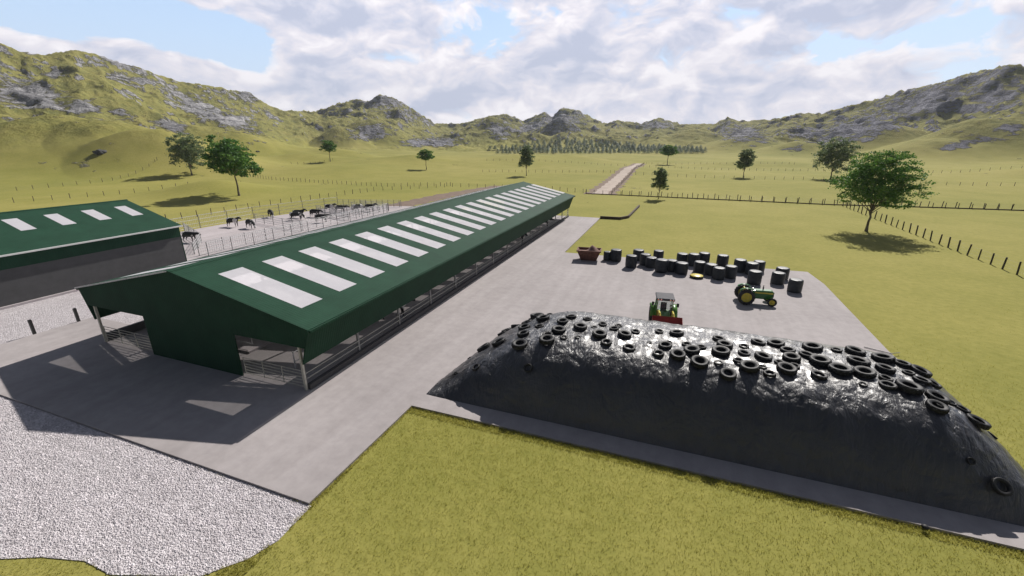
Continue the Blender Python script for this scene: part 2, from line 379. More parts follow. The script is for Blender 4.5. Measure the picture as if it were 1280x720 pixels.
# rock: steep faces of the hills, plus named outcrops
dzr = np.gradient(Z, axis=1)/np.maximum(np.gradient(RG, axis=1), .1)
da = np.gradient(AZ, axis=0)*RG; dza = np.gradient(Z, axis=0)/np.where(np.abs(da) < .05, .05, da)
slope = np.hypot(dzr, dza)
hillm = smooth(4, 26, np.maximum(hillz, bz))
rock = smooth(.50, 1.0, slope)*hillm*.58+smooth(.48, .70, fine)*hillm*smooth(-.4, .1, AZ+.35)*.24
dd = np.stack([X, Y, Z-H], -1)
xr = X*cyw+Y*syw; ff = -X*syw+Y*cyw; zz = Z-H
D = ff*math.cos(PIT)-zz*math.sin(PIT); U = ff*math.sin(PIT)+zz*math.cos(PIT); D = np.where(D < 1, 1, D)
PX = CX+F*xr/D; PY = CY-F*U/D
OUT = [(22, 55, 20, 7, .5), (35, 118, 55, 20, .25), (110, 135, 28, 11, .1), (150, 141, 20, 8, .2), (255, 138, 58, 13, .45), (215, 157, 30, 8, .35), (285, 150, 45, 12, .25), (145, 77, 22, 5, .3), (150, 97, 22, 5, .2), (305, 120, 20, 7, .2), (70, 92, 12, 7, 0), (178, 100, 12, 8, 0),
       (480, 128, 28, 10, 0), (465, 165, 30, 12, 0), (540, 178, 45, 8, 0), (625, 162, 20, 12, 0), (700, 148, 30, 9, 0), (665, 158, 25, 7, -.3), (820, 156, 25, 6, 0),
       (930, 168, 35, 12, .1), (1010, 165, 35, 8, 0), (1070, 160, 70, 16, -.25), (1160, 125, 80, 20, -.25), (1245, 120, 35, 14, -.1), (1210, 178, 40, 6, -.2), (990, 187, 22, 4, 0), (1265, 160, 20, 7, 0)]
front = (ff > 5) & (np.abs(AZ) < 1.5)
for ox, oy, rx, ry, an in OUT:
    ex = (PX-ox)*math.cos(an)+(PY-oy)*math.sin(an); ey = -(PX-ox)*math.sin(an)+(PY-oy)*math.cos(an)
    q = (ex/rx)**2+(ey/ry)**2
    rock = np.maximum(rock, np.where(front, np.exp(-q*.8)*(.78 if ox < 420 else .76), 0)*(np.maximum(hillz, bz) > 2))
rock *= smooth(2, 7, np.maximum(hillz, bz))
Z = Z+rock*(ridged(X/16., Y/16., 4, .6)-.45)*4.0*smooth(200, 420, RG)
verts = np.stack([X, Y, Z], -1).reshape(-1, 3)
idx = np.arange(na*nr).reshape(na, nr); i2 = np.roll(idx, -1, axis=0)
quads = np.stack([idx[:, :-1], idx[:, 1:], i2[:, 1:], i2[:, :-1]], -1).reshape(-1, 4)
def npmesh(name, verts, faces, mat, smooth_=True):
    me = bpy.data.meshes.new(name); nf, k = faces.shape
    me.vertices.add(len(verts)); me.vertices.foreach_set('co', verts.astype(np.float32).ravel())
    me.loops.add(nf*k); me.loops.foreach_set('vertex_index', faces.astype(np.int32).ravel())
    me.polygons.add(nf); me.polygons.foreach_set('loop_start', np.arange(0, nf*k, k, dtype=np.int32))
    me.polygons.foreach_set('loop_total', np.full(nf, k, dtype=np.int32))
    me.polygons.foreach_set('use_smooth', np.full(nf, smooth_)); me.materials.append(mat); me.update(calc_edges=True); me.validate()
    return me
def npobj(name, *a, **k):
    o = bpy.data.objects.new(name, npmesh(name, *a, **k)); COL.objects.link(o); return o
cv = len(verts); verts = np.vstack([verts, [[0, 0, -.12]]])
ctr = np.stack([idx[:, 0], i2[:, 0], np.full(na, cv), np.full(na, cv)], -1)[:, :3]
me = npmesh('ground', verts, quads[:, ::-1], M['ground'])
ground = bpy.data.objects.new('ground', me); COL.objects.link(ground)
rock_shade = smooth(azim(360), azim(480), AZ)*(.55+.45*smooth(azim(900), azim(1050), AZ))  # middle and right hills: where rock is painted darker for shade
for nm, arr in (('rock', rock), ('hill', hillm), ('rock_shade', rock_shade)):
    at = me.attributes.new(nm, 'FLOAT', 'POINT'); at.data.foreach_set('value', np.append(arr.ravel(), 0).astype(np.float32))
tag(ground, kind='structure')
def tz(x, y): return float(terrain(np.array([x]), np.array([y]))[0])
def on_terrain(px, py, far=1300):
    d = ray(px, py); hl = math.hypot(d[0], d[1]); rs = np.linspace(30, far, 1300)
    x = d[0]/hl*rs; y = d[1]/hl*rs; zr = H+d[2]/hl*rs; tzs = terrain(x, y)
    k = np.argmax(zr < tzs)
    if not (zr < tzs).any(): return None
    return float(x[k]), float(y[k]), float(tzs[k])

# ------------------------------------------------------------------ yard surfaces
def slab(name, pts, mat, z0, z1):
    return tag(MB().prism(pts, z0, z1).build(name, mat), kind='structure')
slab('yard', [(-45.0, 10.14), (-12.62, 10.14), (-12.5, 17.55), (15.9, 17.5), (16.15, 23), (15.5, 35), (15.75, 51.3), (15.3, 55.9), (-12.93, 55.3), (-13.0, 85.0), (-39.6, 85.0), (-39.6, 19.4), (-45.0, 19.4)], M['concrete'], -.45, 0.0)
slab('collecting_yard', [(-76, 34), (-55.3, 34.0), (-39.62, 34.0), (-39.62, 86), (-58, 86), (-72, 80), (-76, 60)], M['yard2'], -.4, -.02)
gp = [(-75, -30), (-30, -30), (-24, 3.2), (-21.1, 4.42), (-19.85, 4.96), (-18.18, 5.41), (-16.73, 5.4), (-13.79, 6.43), (-12.81, 7.49), (-12.44, 8.43), (-12.5, 10.12), (-45.02, 10.12), (-45.02, 19.42), (-39.62, 19.42), (-39.62, 33.98), (-75, 33.98)]
gb = MB(); gb.prism(gp, -.4, -.09)
tag(gb.build('gravel_yard', M['gravel']), kind='structure')
# loose stones on the gravel
def in_poly(x, y, poly):
    c = np.zeros(x.shape, bool); j = len(poly)-1
    for i in range(len(poly)):
        xi, yi = poly[i]; xj, yj = poly[j]
        k = ((yi > y) != (yj > y)) & (x < (xj-xi)*(y-yi)/(yj-yi+1e-12)+xi); c ^= k; j = i
    return c
n = 34000; xs = RNG.uniform(-44, -12, n); ys = RNG.uniform(1.5, 10.1, n); k = in_poly(xs, ys, gp); xs = xs[k]; ys = ys[k]; n = len(xs)
base = np.array([[1, 0, 0], [0, 1, 0], [-1, 0, 0], [0, -1, 0], [0, 0, .8]]); sz = RNG.uniform(.02, .05, n)
ang = RNG.uniform(0, 6.28, n); ca = np.cos(ang)[:, None]; sa = np.sin(ang)[:, None]
bx = base[None, :, 0]*RNG.uniform(.7, 1.5, (n, 1)); by = base[None, :, 1]*RNG.uniform(.7, 1.2, (n, 1))
V = np.stack([(bx*ca-by*sa)*sz[:, None]+xs[:, None], (bx*sa+by*ca)*sz[:, None]+ys[:, None], base[None, :, 2]*sz[:, None]-.093+RNG.uniform(0, .01, (n, 1))], -1).reshape(-1, 3)
fc = np.array([[0, 1, 4], [1, 2, 4], [2, 3, 4], [3, 0, 4]]); Fc = (fc[None]+(np.arange(n)*5)[:, None, None]).reshape(-1, 3)
so = npobj('loose_gravel', V, Fc, M['stone'], smooth_=False); tag(so, 'loose pale stones scattered over the gravel yard', 'gravel', kind='stuff')
# grass blades near the camera
gpoly = lambda x, y: (~in_poly(x, y, gp)) & (~in_poly(x, y, [(-45.0, 10.2), (-12.66, 10.2), (-12.54, 17.6), (15.9, 17.54), (16.2, 23), (15.55, 35), (-45, 35)]))
def smooth_f(a, b, x):
    t = np.clip((x-a)/(b-a), 0, 1); return t*t*(3-2*t)
def blades(n, x0, x1, y0, y1, h0, h1, w):
    xs = RNG.uniform(x0, x1, n); ys = RNG.uniform(y0, y1, n); k = gpoly(xs+.22*fbm(xs*3, ys*3, 3), ys+.22*fbm(xs*3+9, ys*3, 3)) & (RNG.random(n) < 1-smooth_f(19, 46, np.hypot(xs, ys))*.97); xs = xs[k]; ys = ys[k]; n = len(xs)
    a = RNG.uniform(0, 6.28, n); h = RNG.uniform(h0, h1, n); lx = RNG.normal(0, .45, n)*h; ly = RNG.normal(0, .45, n)*h
    dx = np.cos(a)*w/2; dy = np.sin(a)*w/2; z = np.full(n, -.125)
    V = np.stack([np.stack([xs-dx, ys-dy, z], -1), np.stack([xs+dx, ys+dy, z], -1), np.stack([xs+lx, ys+ly, z+h], -1)], 1)
    tn = np.clip(.5+.22*fbm(xs*.5, ys*.5, 3)+RNG.normal(0, .18, n), 0, 1)
    return V, tn
sets = [blades(230000, -30, 46, -1, 17.6, .05, .13, .022), blades(7000, -13.4, -12.4, 6, 17.7, .07, .18, .024), blades(9000, -13, 15.5, 17.0, 17.6, .07, .18, .024), blades(130000, 15.4, 50, 17.6, 50, .05, .13, .024)]
V = np.concatenate([s[0] for s in sets]).reshape(-1, 3); tn = np.concatenate([s[1] for s in sets]); Fc = np.arange(len(V)).reshape(-1, 3)
go = npobj('grass', V, Fc, M['blade'], smooth_=False)
at = go.data.attributes.new('tint', 'FLOAT', 'FACE'); at.data.foreach_set('value', tn.astype(np.float32))
tag(go, 'short olive yellow grass beside the concrete', 'grass', kind='stuff')
# mud track and dirt road draped on the terrain
def strip(name, path, w, mat, dz, nseg=60, kind='structure'):
    pts = []
    for i in range(len(path)-1):
        for k in range(nseg): t = k/nseg; pts.append((path[i][0]*(1-t)+path[i+1][0]*t, path[i][1]*(1-t)+path[i+1][1]*t))
    pts.append(path[-1]); vs = []; fs = []; m = 5
    for i, p in enumerate(pts):
        q = pts[min(i+1, len(pts)-1)]; o = pts[max(i-1, 0)]; dx, dy = q[0]-o[0], q[1]-o[1]; l = math.hypot(dx, dy); nx, ny = dy/l, -dx/l
        ww = w*(1+.12*math.sin(i*.9)+.08*math.sin(i*2.3+1))
        for j in range(m):
            s = (j/(m-1)-.5)*ww; x = p[0]+nx*s; y = p[1]+ny*s; vs.append((x, y, tz(x, y)+dz*(1 if 0 < j < m-1 else .2)))
    for i in range(len(pts)-1):
        for j in range(m-1): a = i*m+j; fs.append((a, a+1, a+m+1, a+m))
    return tag(MB().add(vs, fs, True).build(name, mat), kind=kind)
strip('mud_track', [(-60.5, 85), (-60, 110), (-55, 140)], 7, M['mud'], .05, 30)
strip('road_verge', [(-20, 126), (-22.6, 200), (-24.3, 320)], 8.6, M['mud'], .09, 50)
strip('road', [(-20, 126.1), (-22.6, 200), (-24.3, 319)], 5.0, M['dirt'], .19, 50)

# ------------------------------------------------------------------ barn
BX0, BX1, BXR, BY0, BY1 = -38.35, -19.15, -28.77, 16.65, 84.0
EZ, RZ = 4.15, 6.49; SL = (RZ-EZ)/(-18.15-BXR)
barn = empty('cattle_barn', (BXR, (BY0+BY1)/2, 0), 0, 'long low green barn with a row of white roof lights beside the concrete yard', 'barn')
def P(mb, name, mat, parent=barn, bevel=0):
    # parts are modelled in world coordinates and moved into the thing's frame
    o = mb.build(name, mat, parent, bevel=bevel); r = parent
    off = Vector((0, 0, 0))
    while r is not None: off += r.location; r = r.parent
    o.data.transform(Matrix.Translation(-off)); return o
def roofz(x): return RZ-SL*abs(x-BXR)
SKY0, SW, SP, NSK = 18.2, 1.62, 3.24, 21
sx0, sx1 = -26.64, -20.2
def roof_slope(sgn, holes):
    mb = MB(); th = .07
    def X(v): return BXR+sgn*v
    xs = [0, abs(sx0-BXR), abs(sx1-BXR), 10.62]
    ys = [BY0-.15]
    for i in range(NSK): ys += [SKY0+i*SP, SKY0+i*SP+SW]
    ys.append(BY1+.6)
    for i in range(len(ys)-1):
        hole = (i % 2 == 1) and holes
        for j in range(3):
            if hole and j == 1: continue
            x0, x1 = X(xs[j]), X(xs[j+1]); z0, z1 = RZ-SL*xs[j], RZ-SL*xs[j+1]
            vs = [(x0, ys[i], z0), (x1, ys[i], z1), (x1, ys[i+1], z1), (x0, ys[i+1], z0)]
            vs += [(a, b, c-th) for a, b, c in vs]
            mb.add(vs, [(0, 1, 2, 3), (7, 6, 5, 4), (0, 4, 5, 1), (1, 5, 6, 2), (2, 6, 7, 3), (3, 7, 4, 0)])
    return mb
mbr = roof_slope(1, True); m2 = roof_slope(-1, True); mbr.add(m2.v, m2.f)
roof = P(mbr, 'roof', M['roof'])
for i in range(NSK):
    y = SKY0+i*SP
    for sgn in (1, -1):
        x0, x1 = BXR+sgn*(abs(sx0-BXR)-.06), BXR+sgn*(abs(sx1-BXR)+.06); z0, z1 = roofz(x0)+.02, roofz(x1)+.02
        mb = MB(); vs = [(x0, y-.05, z0), (x1, y-.05, z1), (x1, y+SW+.05, z1), (x0, y+SW+.05, z0)]
        mb.add(vs, [(0, 1, 2, 3)])
        P(mb, 'skylight', M['light'])
mb = MB(); mb.extr([(BXR-.22, RZ-.02), (BXR, RZ+.05), (BXR+.22, RZ-.02), (BXR, RZ+.015)], 'y', BY0-.2, BY1+.65); P(mb, 'ridge_cap', M['roof'])
# barge boards on the front gable
for sgn in (1, -1):
    mb = MB(); xe = BXR+sgn*10.64
    vs = []
    for x, z in ((BXR, RZ), (xe, roofz(xe))):
        for yy in (BY0-.19, BY0-.155):
            vs += [(x, yy, z+.05), (x, yy, z-(.24 if sgn > 0 else .05))]
    mb.add(vs, [(0, 1, 5, 4), (2, 3, 7, 6), (0, 2, 6, 4), (1, 3, 7, 5), (0, 1, 3, 2), (4, 5, 7, 6)])
    P(mb, 'barge_board', M['clad_x'] if sgn > 0 else M['galv'])
for sgn in (1, -1):
    mb = MB(); xe = BXR+sgn*10.66
    mb.extr([(xe-.02, roofz(xe)-.02), (xe+.10, roofz(xe)-.02), (xe+.10, roofz(xe)-.16), (xe-.02, roofz(xe)-.16)], 'y', BY0-.1, BY1+.6); P(mb, 'gutter', M['clad_y'])
# gables
D1, D2, DH = (-24.3, BX1-.12), (BX0+.12, -32.75), 2.88
def gable(y, doors):
    mb = MB(); t = .08
    def topz(x): return roofz(x)-.075
    pieces = [(BX0, topz(BX0)), (BXR, topz(BXR)), (BX1, topz(BX1))]
    # upper polygon above the doors
    xl, xr = BXR-10.45, BXR+10.45
    mb.extr([(BX0, DH), (BX1, DH), (BXR+10.02, DH), (xr, topz(xr)-.03), (BXR, topz(BXR)), (xl, topz(xl)-.03), (BXR-10.02, DH)], 'y', y-t/2, y+t/2)
    mb.extr([(D2[1], 0), (D1[0], 0), (D1[0], DH), (D2[1], DH)], 'y', y-t/2, y+t/2)
    return mb
P(gable(BY0, True), 'front_gable', M['clad_x']); P(gable(BY1, True), 'back_gable', M['clad_x'])
# side sheeting down to about 1.8 m, posts below
ZB = 1.80
for sgn in (1, -1):
    xe, xi = BXR+sgn*10.5, BXR+sgn*9.68
    P(MB().extr([(xi, ZB), (xi+sgn*.07, ZB), (xe+sgn*.03, roofz(xe)-.09), (xe-sgn*.04, roofz(xe)-.09)], 'y', BY0-.045, BY1+.05), 'side_sheeting', M['clad_y'])
npst = 15; sp = (BY1-BY0)/(npst-1)
for i in range(npst):
    y = BY0+.08+i*(BY1-BY0-.16)/(npst-1)
    for x in (BX1-.1, BX0+.1):
        P(MB().box(x-.07, x+.07, y-.07, y+.07, 0, ZB if False else roofz(BX1)-.1), 'post', M['rail'] if i == 0 else M['steel_post'])
    for x in (-24.3, -33.2):
        if i > 0: P(MB().box(x-.08, x+.08, y-.08, y+.08, 0, roofz(x)-.1), 'post', M['steel_post'])
    # rafters
    if i > 0:
        mb = MB()
        for sgn in (1, -1):
            vs = []
            for x, z in ((BXR, RZ-.08), (BXR+sgn*9.5, roofz(BXR+sgn*9.5)-.08)):
                for yy in (y-.06, y+.06): vs += [(x, yy, z), (x, yy, z-.28)]
            mb.add(vs, [(0, 1, 5, 4), (2, 3, 7, 6), (0, 2, 6, 4), (1, 3, 7, 5), (0, 1, 3, 2), (4, 5, 7, 6)])
        P(mb, 'rafter', M['steel_post'])
# low kerb wall along the feed side, trough and feed rail
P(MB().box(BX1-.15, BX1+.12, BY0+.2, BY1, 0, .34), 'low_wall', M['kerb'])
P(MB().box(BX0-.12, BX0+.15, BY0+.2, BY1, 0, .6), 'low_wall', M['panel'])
mb = MB()
for z in (.75, 1.1): mb.tube((BX1-.02, BY0+.1, z), (BX1-.02, BY1-.1, z), .025, n=6)
P(mb, 'feed_rail', M['rail'])
# front gates (part of the barn: hinged on its corner posts)
def gate_mb(x0, x1, y, h=1.25, bars=6):
    mb = MB()
    for k in range(bars): mb.tube((x0, y, .2+k*(h-.2)/(bars-1)), (x1, y, .2+k*(h-.2)/(bars-1)), .024, n=6)
    n = max(2, int((x1-x0)/1.3))
    for k in range(n+1): x = x0+(x1-x0)*k/n; mb.tube((x, y, .15), (x, y, h+.02), .03, n=6)
    return mb
ga = P(gate_mb(D1[0]+.15, D1[1]-.15, BY0+.12), 'gate', M['rail']); gb_ = P(gate_mb(D2[0]+.15, D2[1]-.15, BY0+.12), 'gate', M['rail'])
# cubicle divisions inside
mb = MB()
for i in range(0, 50):
    y = 19.5+i*1.28
    for x0, x1 in ((-37.5, -35.6), (-30.8, -29.0), (-28.6, -26.8)):
        mb.tube((x0, y, 1.05), (x1, y, 1.05), .025, n=5); mb.tube((x0, y, .5), (x1, y, .5), .025, n=5); mb.tube((x1, y, .5), (x1, y, 1.05), .025, n=5); mb.tube((x0, y, 0), (x0, y, 1.1), .03, n=5)
P(mb, 'cubicle_rails', M['galv'])
mb = MB()
for x in (-21.9,):
    for z in (.5, 1.15): mb.tube((x, 18.5, z), (x, 83, z), .03, n=6)
    for k in range(22): mb.tube((x, 18.5+k*3.07, 0), (x, 18.5+k*3.07, 1.25), .04, n=6)
P(mb, 'feed_barrier', M['galv'])
P(MB().box(-31, -26.6, 19, 83, 0, .16), 'cubicle_bed', M['yard2'])

# ------------------------------------------------------------------ shed on the left
SX, SXR, SYF, SYN = -55.0, -63.9, 34.0, -4.0
shed = empty('farm_shed', (SXR, 15, 0), 0, 'shorter green roofed shed with grey concrete panel wall at the left edge', 'shed')
SEZ, SRZ = 4.62, 7.24; ssl = (SRZ-SEZ)/(SX+.25-SXR)
def sz_(x): return SRZ-ssl*abs(x-SXR)
shx0, shx1 = -62.05, -59.1
ys0 = [32.95-3.19*i for i in range(11)]
def shed_roof():
    mb = MB(); th = .07; xs = [0, shx0-SXR, shx1-SXR, 9.15]
    edges = [SYF+.3]
    for y in ys0: edges += [y, y-1.05]
    edges.append(SYN-.3)
    for sgn in (1, -1):
        for i in range(len(edges)-1):
            for j in range(3):
                if i % 2 == 1 and j == 1: continue
                x0, x1 = SXR+sgn*xs[j], SXR+sgn*xs[j+1]; z0, z1 = SRZ-ssl*xs[j], SRZ-ssl*xs[j+1]
                vs = [(x0, edges[i+1], z0), (x1, edges[i+1], z1), (x1, edges[i], z1), (x0, edges[i], z0)]; vs += [(a, b, c-th) for a, b, c in vs]
                mb.add(vs, [(0, 1, 2, 3), (7, 6, 5, 4), (0, 4, 5, 1), (1, 5, 6, 2), (2, 6, 7, 3), (3, 7, 4, 0)])
    return mb
P(shed_roof(), 'roof', M['roof'], shed)
for y in ys0:
    for sgn in (1, -1):
        x0, x1 = SXR+sgn*(shx0-SXR-.05), SXR+sgn*(shx1-SXR+.05)
        vs = [(x0, y-1.1, sz_(x0)+.02), (x1, y-1.1, sz_(x1)+.02), (x1, y+.05, sz_(x1)+.02), (x0, y+.05, sz_(x0)+.02)]
        P(MB().add(vs, [(0, 1, 2, 3)]), 'skylight', M['light'], shed)
P(MB().extr([(SXR-.22, SRZ-.02), (SXR, SRZ+.05), (SXR+.22, SRZ-.02), (SXR, SRZ+.015)], 'y', SYN-.3, SYF+.35), 'ridge_cap', M['roof'], shed)
P(MB().box(SX+.26, SX+.40, SYN-.2, SYF+.3, SEZ-.14, SEZ-.0), 'gutter', M['white'], shed)
P(MB().box(SX-.05, SX+.04, SYN, SYF, 3.3, SEZ), 'side_sheeting', M['clad_y'], shed)
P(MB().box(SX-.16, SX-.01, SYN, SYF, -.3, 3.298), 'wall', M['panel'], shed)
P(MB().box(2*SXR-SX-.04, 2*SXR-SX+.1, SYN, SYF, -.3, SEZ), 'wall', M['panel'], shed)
for y in (SYF, SYN):
    xl, xr = 2*SXR-SX, SX
    P(MB().extr([(xl, -.3), (xr, -.3), (xr, sz_(xr)-.08), (SXR, SRZ-.08), (xl, sz_(xl)-.08)], 'y', y-.05, y+.05), 'gable', M['clad_x'], shed)
mb = MB().box(SX+.0, SX+.22, SYN, SYF-.1, -.1, .12)
P(mb, 'footing', M['yard2'], shed)
# black posts on the edge of the slab
for i, (x, y, lb) in enumerate([(-45.15, 15.7, 'short black post on the slab edge nearer the left frame'), (-44.95, 18.35, 'short black post on the slab edge close to the barn corner')]):
    mb = MB().box(-.09, .09, -.09, .09, -.1, 1.12); mb.box(-.07, .07, -.07, .07, 1.12, 1.16)
    o = mb.build('bollard', M['black'], loc=(x, y, 0)); tag(o, lb, 'bollard', 'black posts along the slab edge')

# ------------------------------------------------------------------ silage heap
HP = (3.45, -12.4, 15.9, 18.8, 29.6, 4.0, 6.5, 4.5, 2.0)
def heapz(x, y):
    hm, xl, xr, y0, y1, pe, sl, sr, ps = HP
    xl = xl+np.maximum(0, y-20)*.13
    v = np.clip((y-(y0+y1)/2)/((y1-y0)/2), -1, 1); pv = 1-np.abs(v)**pe
    l = np.clip((x-xl)/sl, 0, 1); r = np.clip((xr-x)/sr, 0, 1)
    return hm*(1-.07*((x+1)/14)**2)*pv*(1-(1-l)**1.7)*(1-(1-r)**ps)
gx = np.linspace(-12.7, 16.1, 290); gy = np.linspace(18.55, 29.85, 116)
GX, GY = np.meshgrid(gx, gy, indexing='ij'); hz0 = heapz(GX, GY)
GZ = hz0+(fbm(GX*.9, GY*.9, 5, .6)*.12+ (ridged(GX*1.3+4, GY*1.3, 5, .6)-.5)*.05)*np.clip(hz0*1.6, 0, 1)
GZ = np.where(hz0 <= .001, -.03, np.maximum(GZ, -.03)+.012)
hv = np.stack([GX, GY, GZ], -1).reshape(-1, 3); ni, nj = GX.shape; idh = np.arange(ni*nj).reshape(ni, nj)
hq = np.stack([idh[:-1, :-1], idh[1:, :-1], idh[1:, 1:], idh[:-1, 1:]], -1).reshape(-1, 4)
hq = hq[(GZ.ravel()[hq] > -.02).any(axis=1)]
ho = npobj('silage_heap', hv, hq, M['sheet'])
tag(ho, 'big silage heap under a crumpled shiny black plastic sheet', 'silage heap')
def hmesh(x, y):
    i = int(round((x-gx[0])/(gx[1]-gx[0]))); j = int(round((y-gy[0])/(gy[1]-gy[0])))
    i = min(max(i, 1), ni-2); j = min(max(j, 1), nj-2); return GZ[i, j]
# tyres: positions read in zoomed views (x, y, apparent width)
ZA = (540, 370, 7.11, [(935, 135, 105), (1045, 147, 45), (985, 205, 105), (885, 180, 50), (710, 235, 110), (545, 285, 75), (820, 175, 50), (845, 230, 80), (820, 275, 95), (955, 262, 75), (575, 340, 75), (810, 345, 95), (1028, 340, 80), (1160, 225, 110), (1125, 300, 110), (595, 420, 115), (460, 465, 110), (780, 435, 125), (1020, 390, 120), (275, 548, 32), (390, 635, 70), (205, 685, 50)])
ZBt = (700, 370, 7.11, [(98, 182, 105), (245, 202, 90), (380, 245, 80), (522, 262, 70), (480, 290, 90), (180, 275, 130), (305, 275, 60), (575, 350, 130), (672, 315, 80), (160, 365, 60), (350, 350, 140), (412, 415, 105), (615, 450, 120), (882, 320, 75), (970, 402, 60), (795, 405, 50), (1035, 335, 130), (935, 440, 125), (1125, 422, 85), (875, 505, 105), (1045, 540, 145), (1170, 490, 150), (1255, 455, 90), (35, 360, 70), (1165, 510, 80)])
ZC = (860, 390, 7.11, [(275, 235, 115), (325, 300, 145), (290, 360, 165), (500, 300, 90), (498, 370, 110), (625, 270, 130), (780, 283, 150), (885, 348, 130), (920, 408, 155), (1050, 385, 130), (1105, 318, 170), (668, 400, 155), (445, 432, 90), (545, 500, 175), (270, 455, 85), (100, 455, 165), (355, 555, 150), (665, 485, 75), (725, 550, 110), (815, 450, 95), (875, 515, 175), (950, 475, 90), (1170, 450, 180), (1165, 562, 140)])
ZD = (1020, 410, 4.923, [(240, 150, 115), (260, 210, 130), (410, 190, 125), (425, 255, 110), (125, 140, 65), (145, 262, 140), (295, 285, 125), (290, 345, 50), (430, 310, 80), (440, 355, 100), (570, 370, 150), (530, 225, 95), (570, 275, 70), (640, 275, 120), (650, 330, 100), (720, 350, 90), (745, 425, 130), (745, 485, 120), (835, 455, 60), (900, 500, 85), (990, 585, 130), (1088, 655, 60)])
ZE = (0, 0, 1, [(1176, 506, 14), (1213, 579, 10), (1250, 612, 24), (660, 461, 10)])
tyre_mesh = {}
def tyre_me(kind):
    if kind in tyre_mesh: return tyre_mesh[kind]
    R0, w = (1, .25) if kind == 0 else (1, .20) if kind == 1 else (1, .31)
    ri = .60 if kind != 2 else .52
    mb = MB(); prof = [(ri, -w*.55), (ri+.04, -w*.72), (.86, -w), (.96, -w*.9), (1.0, -w*.55), (1.0, w*.55), (.96, w*.9), (.86, w), (ri+.04, w*.72), (ri, w*.55), (ri+.10, w*.2), (ri+.10, -w*.2), (ri, -w*.55)]
    mb.lathe(prof, 26)
    # tread lugs
    for i in range(26):
        a = 2*math.pi*i/26; mt = Matrix.Rotation(a, 4, 'Z') @ Matrix.Rotation(.35*(1 if i % 2 else -1), 4, 'X')
        mb.box(.985, 1.035, -.05, .05, -w*.75, w*.75, mt)
    me = mb.mesh('tyre', M['tyre']); tyre_mesh[kind] = me; return me
placed = []
for (ox, oy, sc_, lst) in (ZA, ZBt, ZC, ZD, ZE):
    for (qx, qy, w) in lst:
        px, py, wp = ox+qx/sc_, oy+qy/sc_, w/sc_
        d = ray(px, py); hit = None; t0 = 12.0
        while t0 < 46:
            x, y, z = d[0]*t0, d[1]*t0, H+d[2]*t0
            if -12.5 < x < 16 and 18.8 < y < 30 and z < heapz(x, y)+.06: hit = (x, y); break
            t0 += .04
        if hit is None:
            # on the skyline: take the crest point nearest that ray
            best = 9
            for y in np.arange(19.2, 29.5, .15):
                t0 = y/d[1]; x = d[0]*t0; gap = H+d[2]*t0-float(heapz(x, y))
                if gap < best and -12.3 < x < 15.8: best = gap; hit = (x, y)
            if hit is None or best > 1.2: continue
        x, y = hit
        for _ in range(40):
            if hmesh(x, y) > .25+.0*x: break
            x += .08*(1 if x < 0 else -1); y -= .04
        Dp = (-x*syw+y*cyw)*math.cos(PIT)-(hmesh(x, y)-H)*math.sin(PIT)
        r = wp*Dp/F/2*(1.12 if px < 700 else .90)
        placed.append((x, y, r, px))
ty_n = 0
for x, y, r, px in placed:
    kind = 2 if r > .36 else (0 if r > .22 else 1)
    o = bpy.data.objects.new('tyre', tyre_me(kind)); COL.objects.link(o)
    e = max(r*.8, .15)
    nx = (hmesh(x-e, y)-hmesh(x+e, y))/(2*e); ny = (hmesh(x, y-e)-hmesh(x, y+e))/(2*e)
    fl = .45 if hmesh(x, y) > 2.2 else .85
    nrm = Vector((nx*fl, ny*fl, 1)).normalized()
    q = Vector((0, 0, 1)).rotation_difference(nrm); jit = Euler((random.uniform(-.08, .08), random.uniform(-.08, .08), random.uniform(0, 6)))
    o.rotation_mode = 'QUATERNION'; o.rotation_quaternion = q @ jit.to_quaternion()
    ww = {0: .25, 1: .20, 2: .31}[kind]*r
    zc = max(hmesh(x, y), hmesh(x+r*.6, y)-.15, hmesh(x, y+r*.6)-.15, hmesh(x-r*.6, y)-.15)+ww*.75
    o.location = (x, y, zc); o.scale = (r, r, r)
    size = {2: 'big thick', 0: 'middle sized', 1: 'small thin'}[kind]
    if px < 700: where = 'on the left shoulder of the silage heap'
    elif px < 860: where = 'on the heap top left of the loader tractor or below it'
    elif px < 1030: where = 'on the middle of the black heap top'
    elif px < 1130: where = 'on the right half of the heap top'
    elif y < 21.3: where = 'low on the shaded right front of the heap'
    else: where = 'on the falling right shoulder of the heap'
    tag(o, f'{size} old tyre {where}', 'tyre', f'{size} tyres {where}')
# ------------------------------------------------------------------ wrapped bales
BL = [(758, 327, 1), (769, 328, 0), (788, 336, 0), (797, 327, 0), (805.5, 333, 0), (813, 336, 0), (822, 328.5, 0), (826, 342, 0), (838.5, 340.5, 0), (851, 344, 0), (852, 331, 0), (866, 334, 0), (873.5, 342, 0), (879, 332.5, 0), (888, 345.5, 0), (897.5, 351, 0), (902.5, 334, 0), (912.5, 349.5, 0), (924, 341.5, 0), (939, 345, 0), (942.5, 357, 0), (948, 341.5, 0), (972, 357, 0), (977, 351, 0), (993.5, 367, 0)]
mb = MB(); r = .645; hgt = 1.36
mb.lathe([(0.001, 0), (r*.9, .0), (r, .07), (r*1.02, .4), (r*1.015, 1.0), (r, hgt-.1), (r*.94, hgt-.02), (r*.7, hgt), (.001, hgt-.01)], 28)
bale_me = mb.mesh('wrapped_bale', M['bale'])
order = sorted(BL); words = ['leftmost', 'second', 'third', 'fourth', 'fifth', 'sixth', 'seventh', 'eighth', 'ninth', 'tenth', 'eleventh', 'twelfth', 'thirteenth', 'fourteenth', 'fifteenth', 'sixteenth', 'seventeenth', 'eighteenth', 'nineteenth', 'twentieth', 'twenty-first', 'twenty-second', 'twenty-third', 'twenty-fourth', 'rightmost']
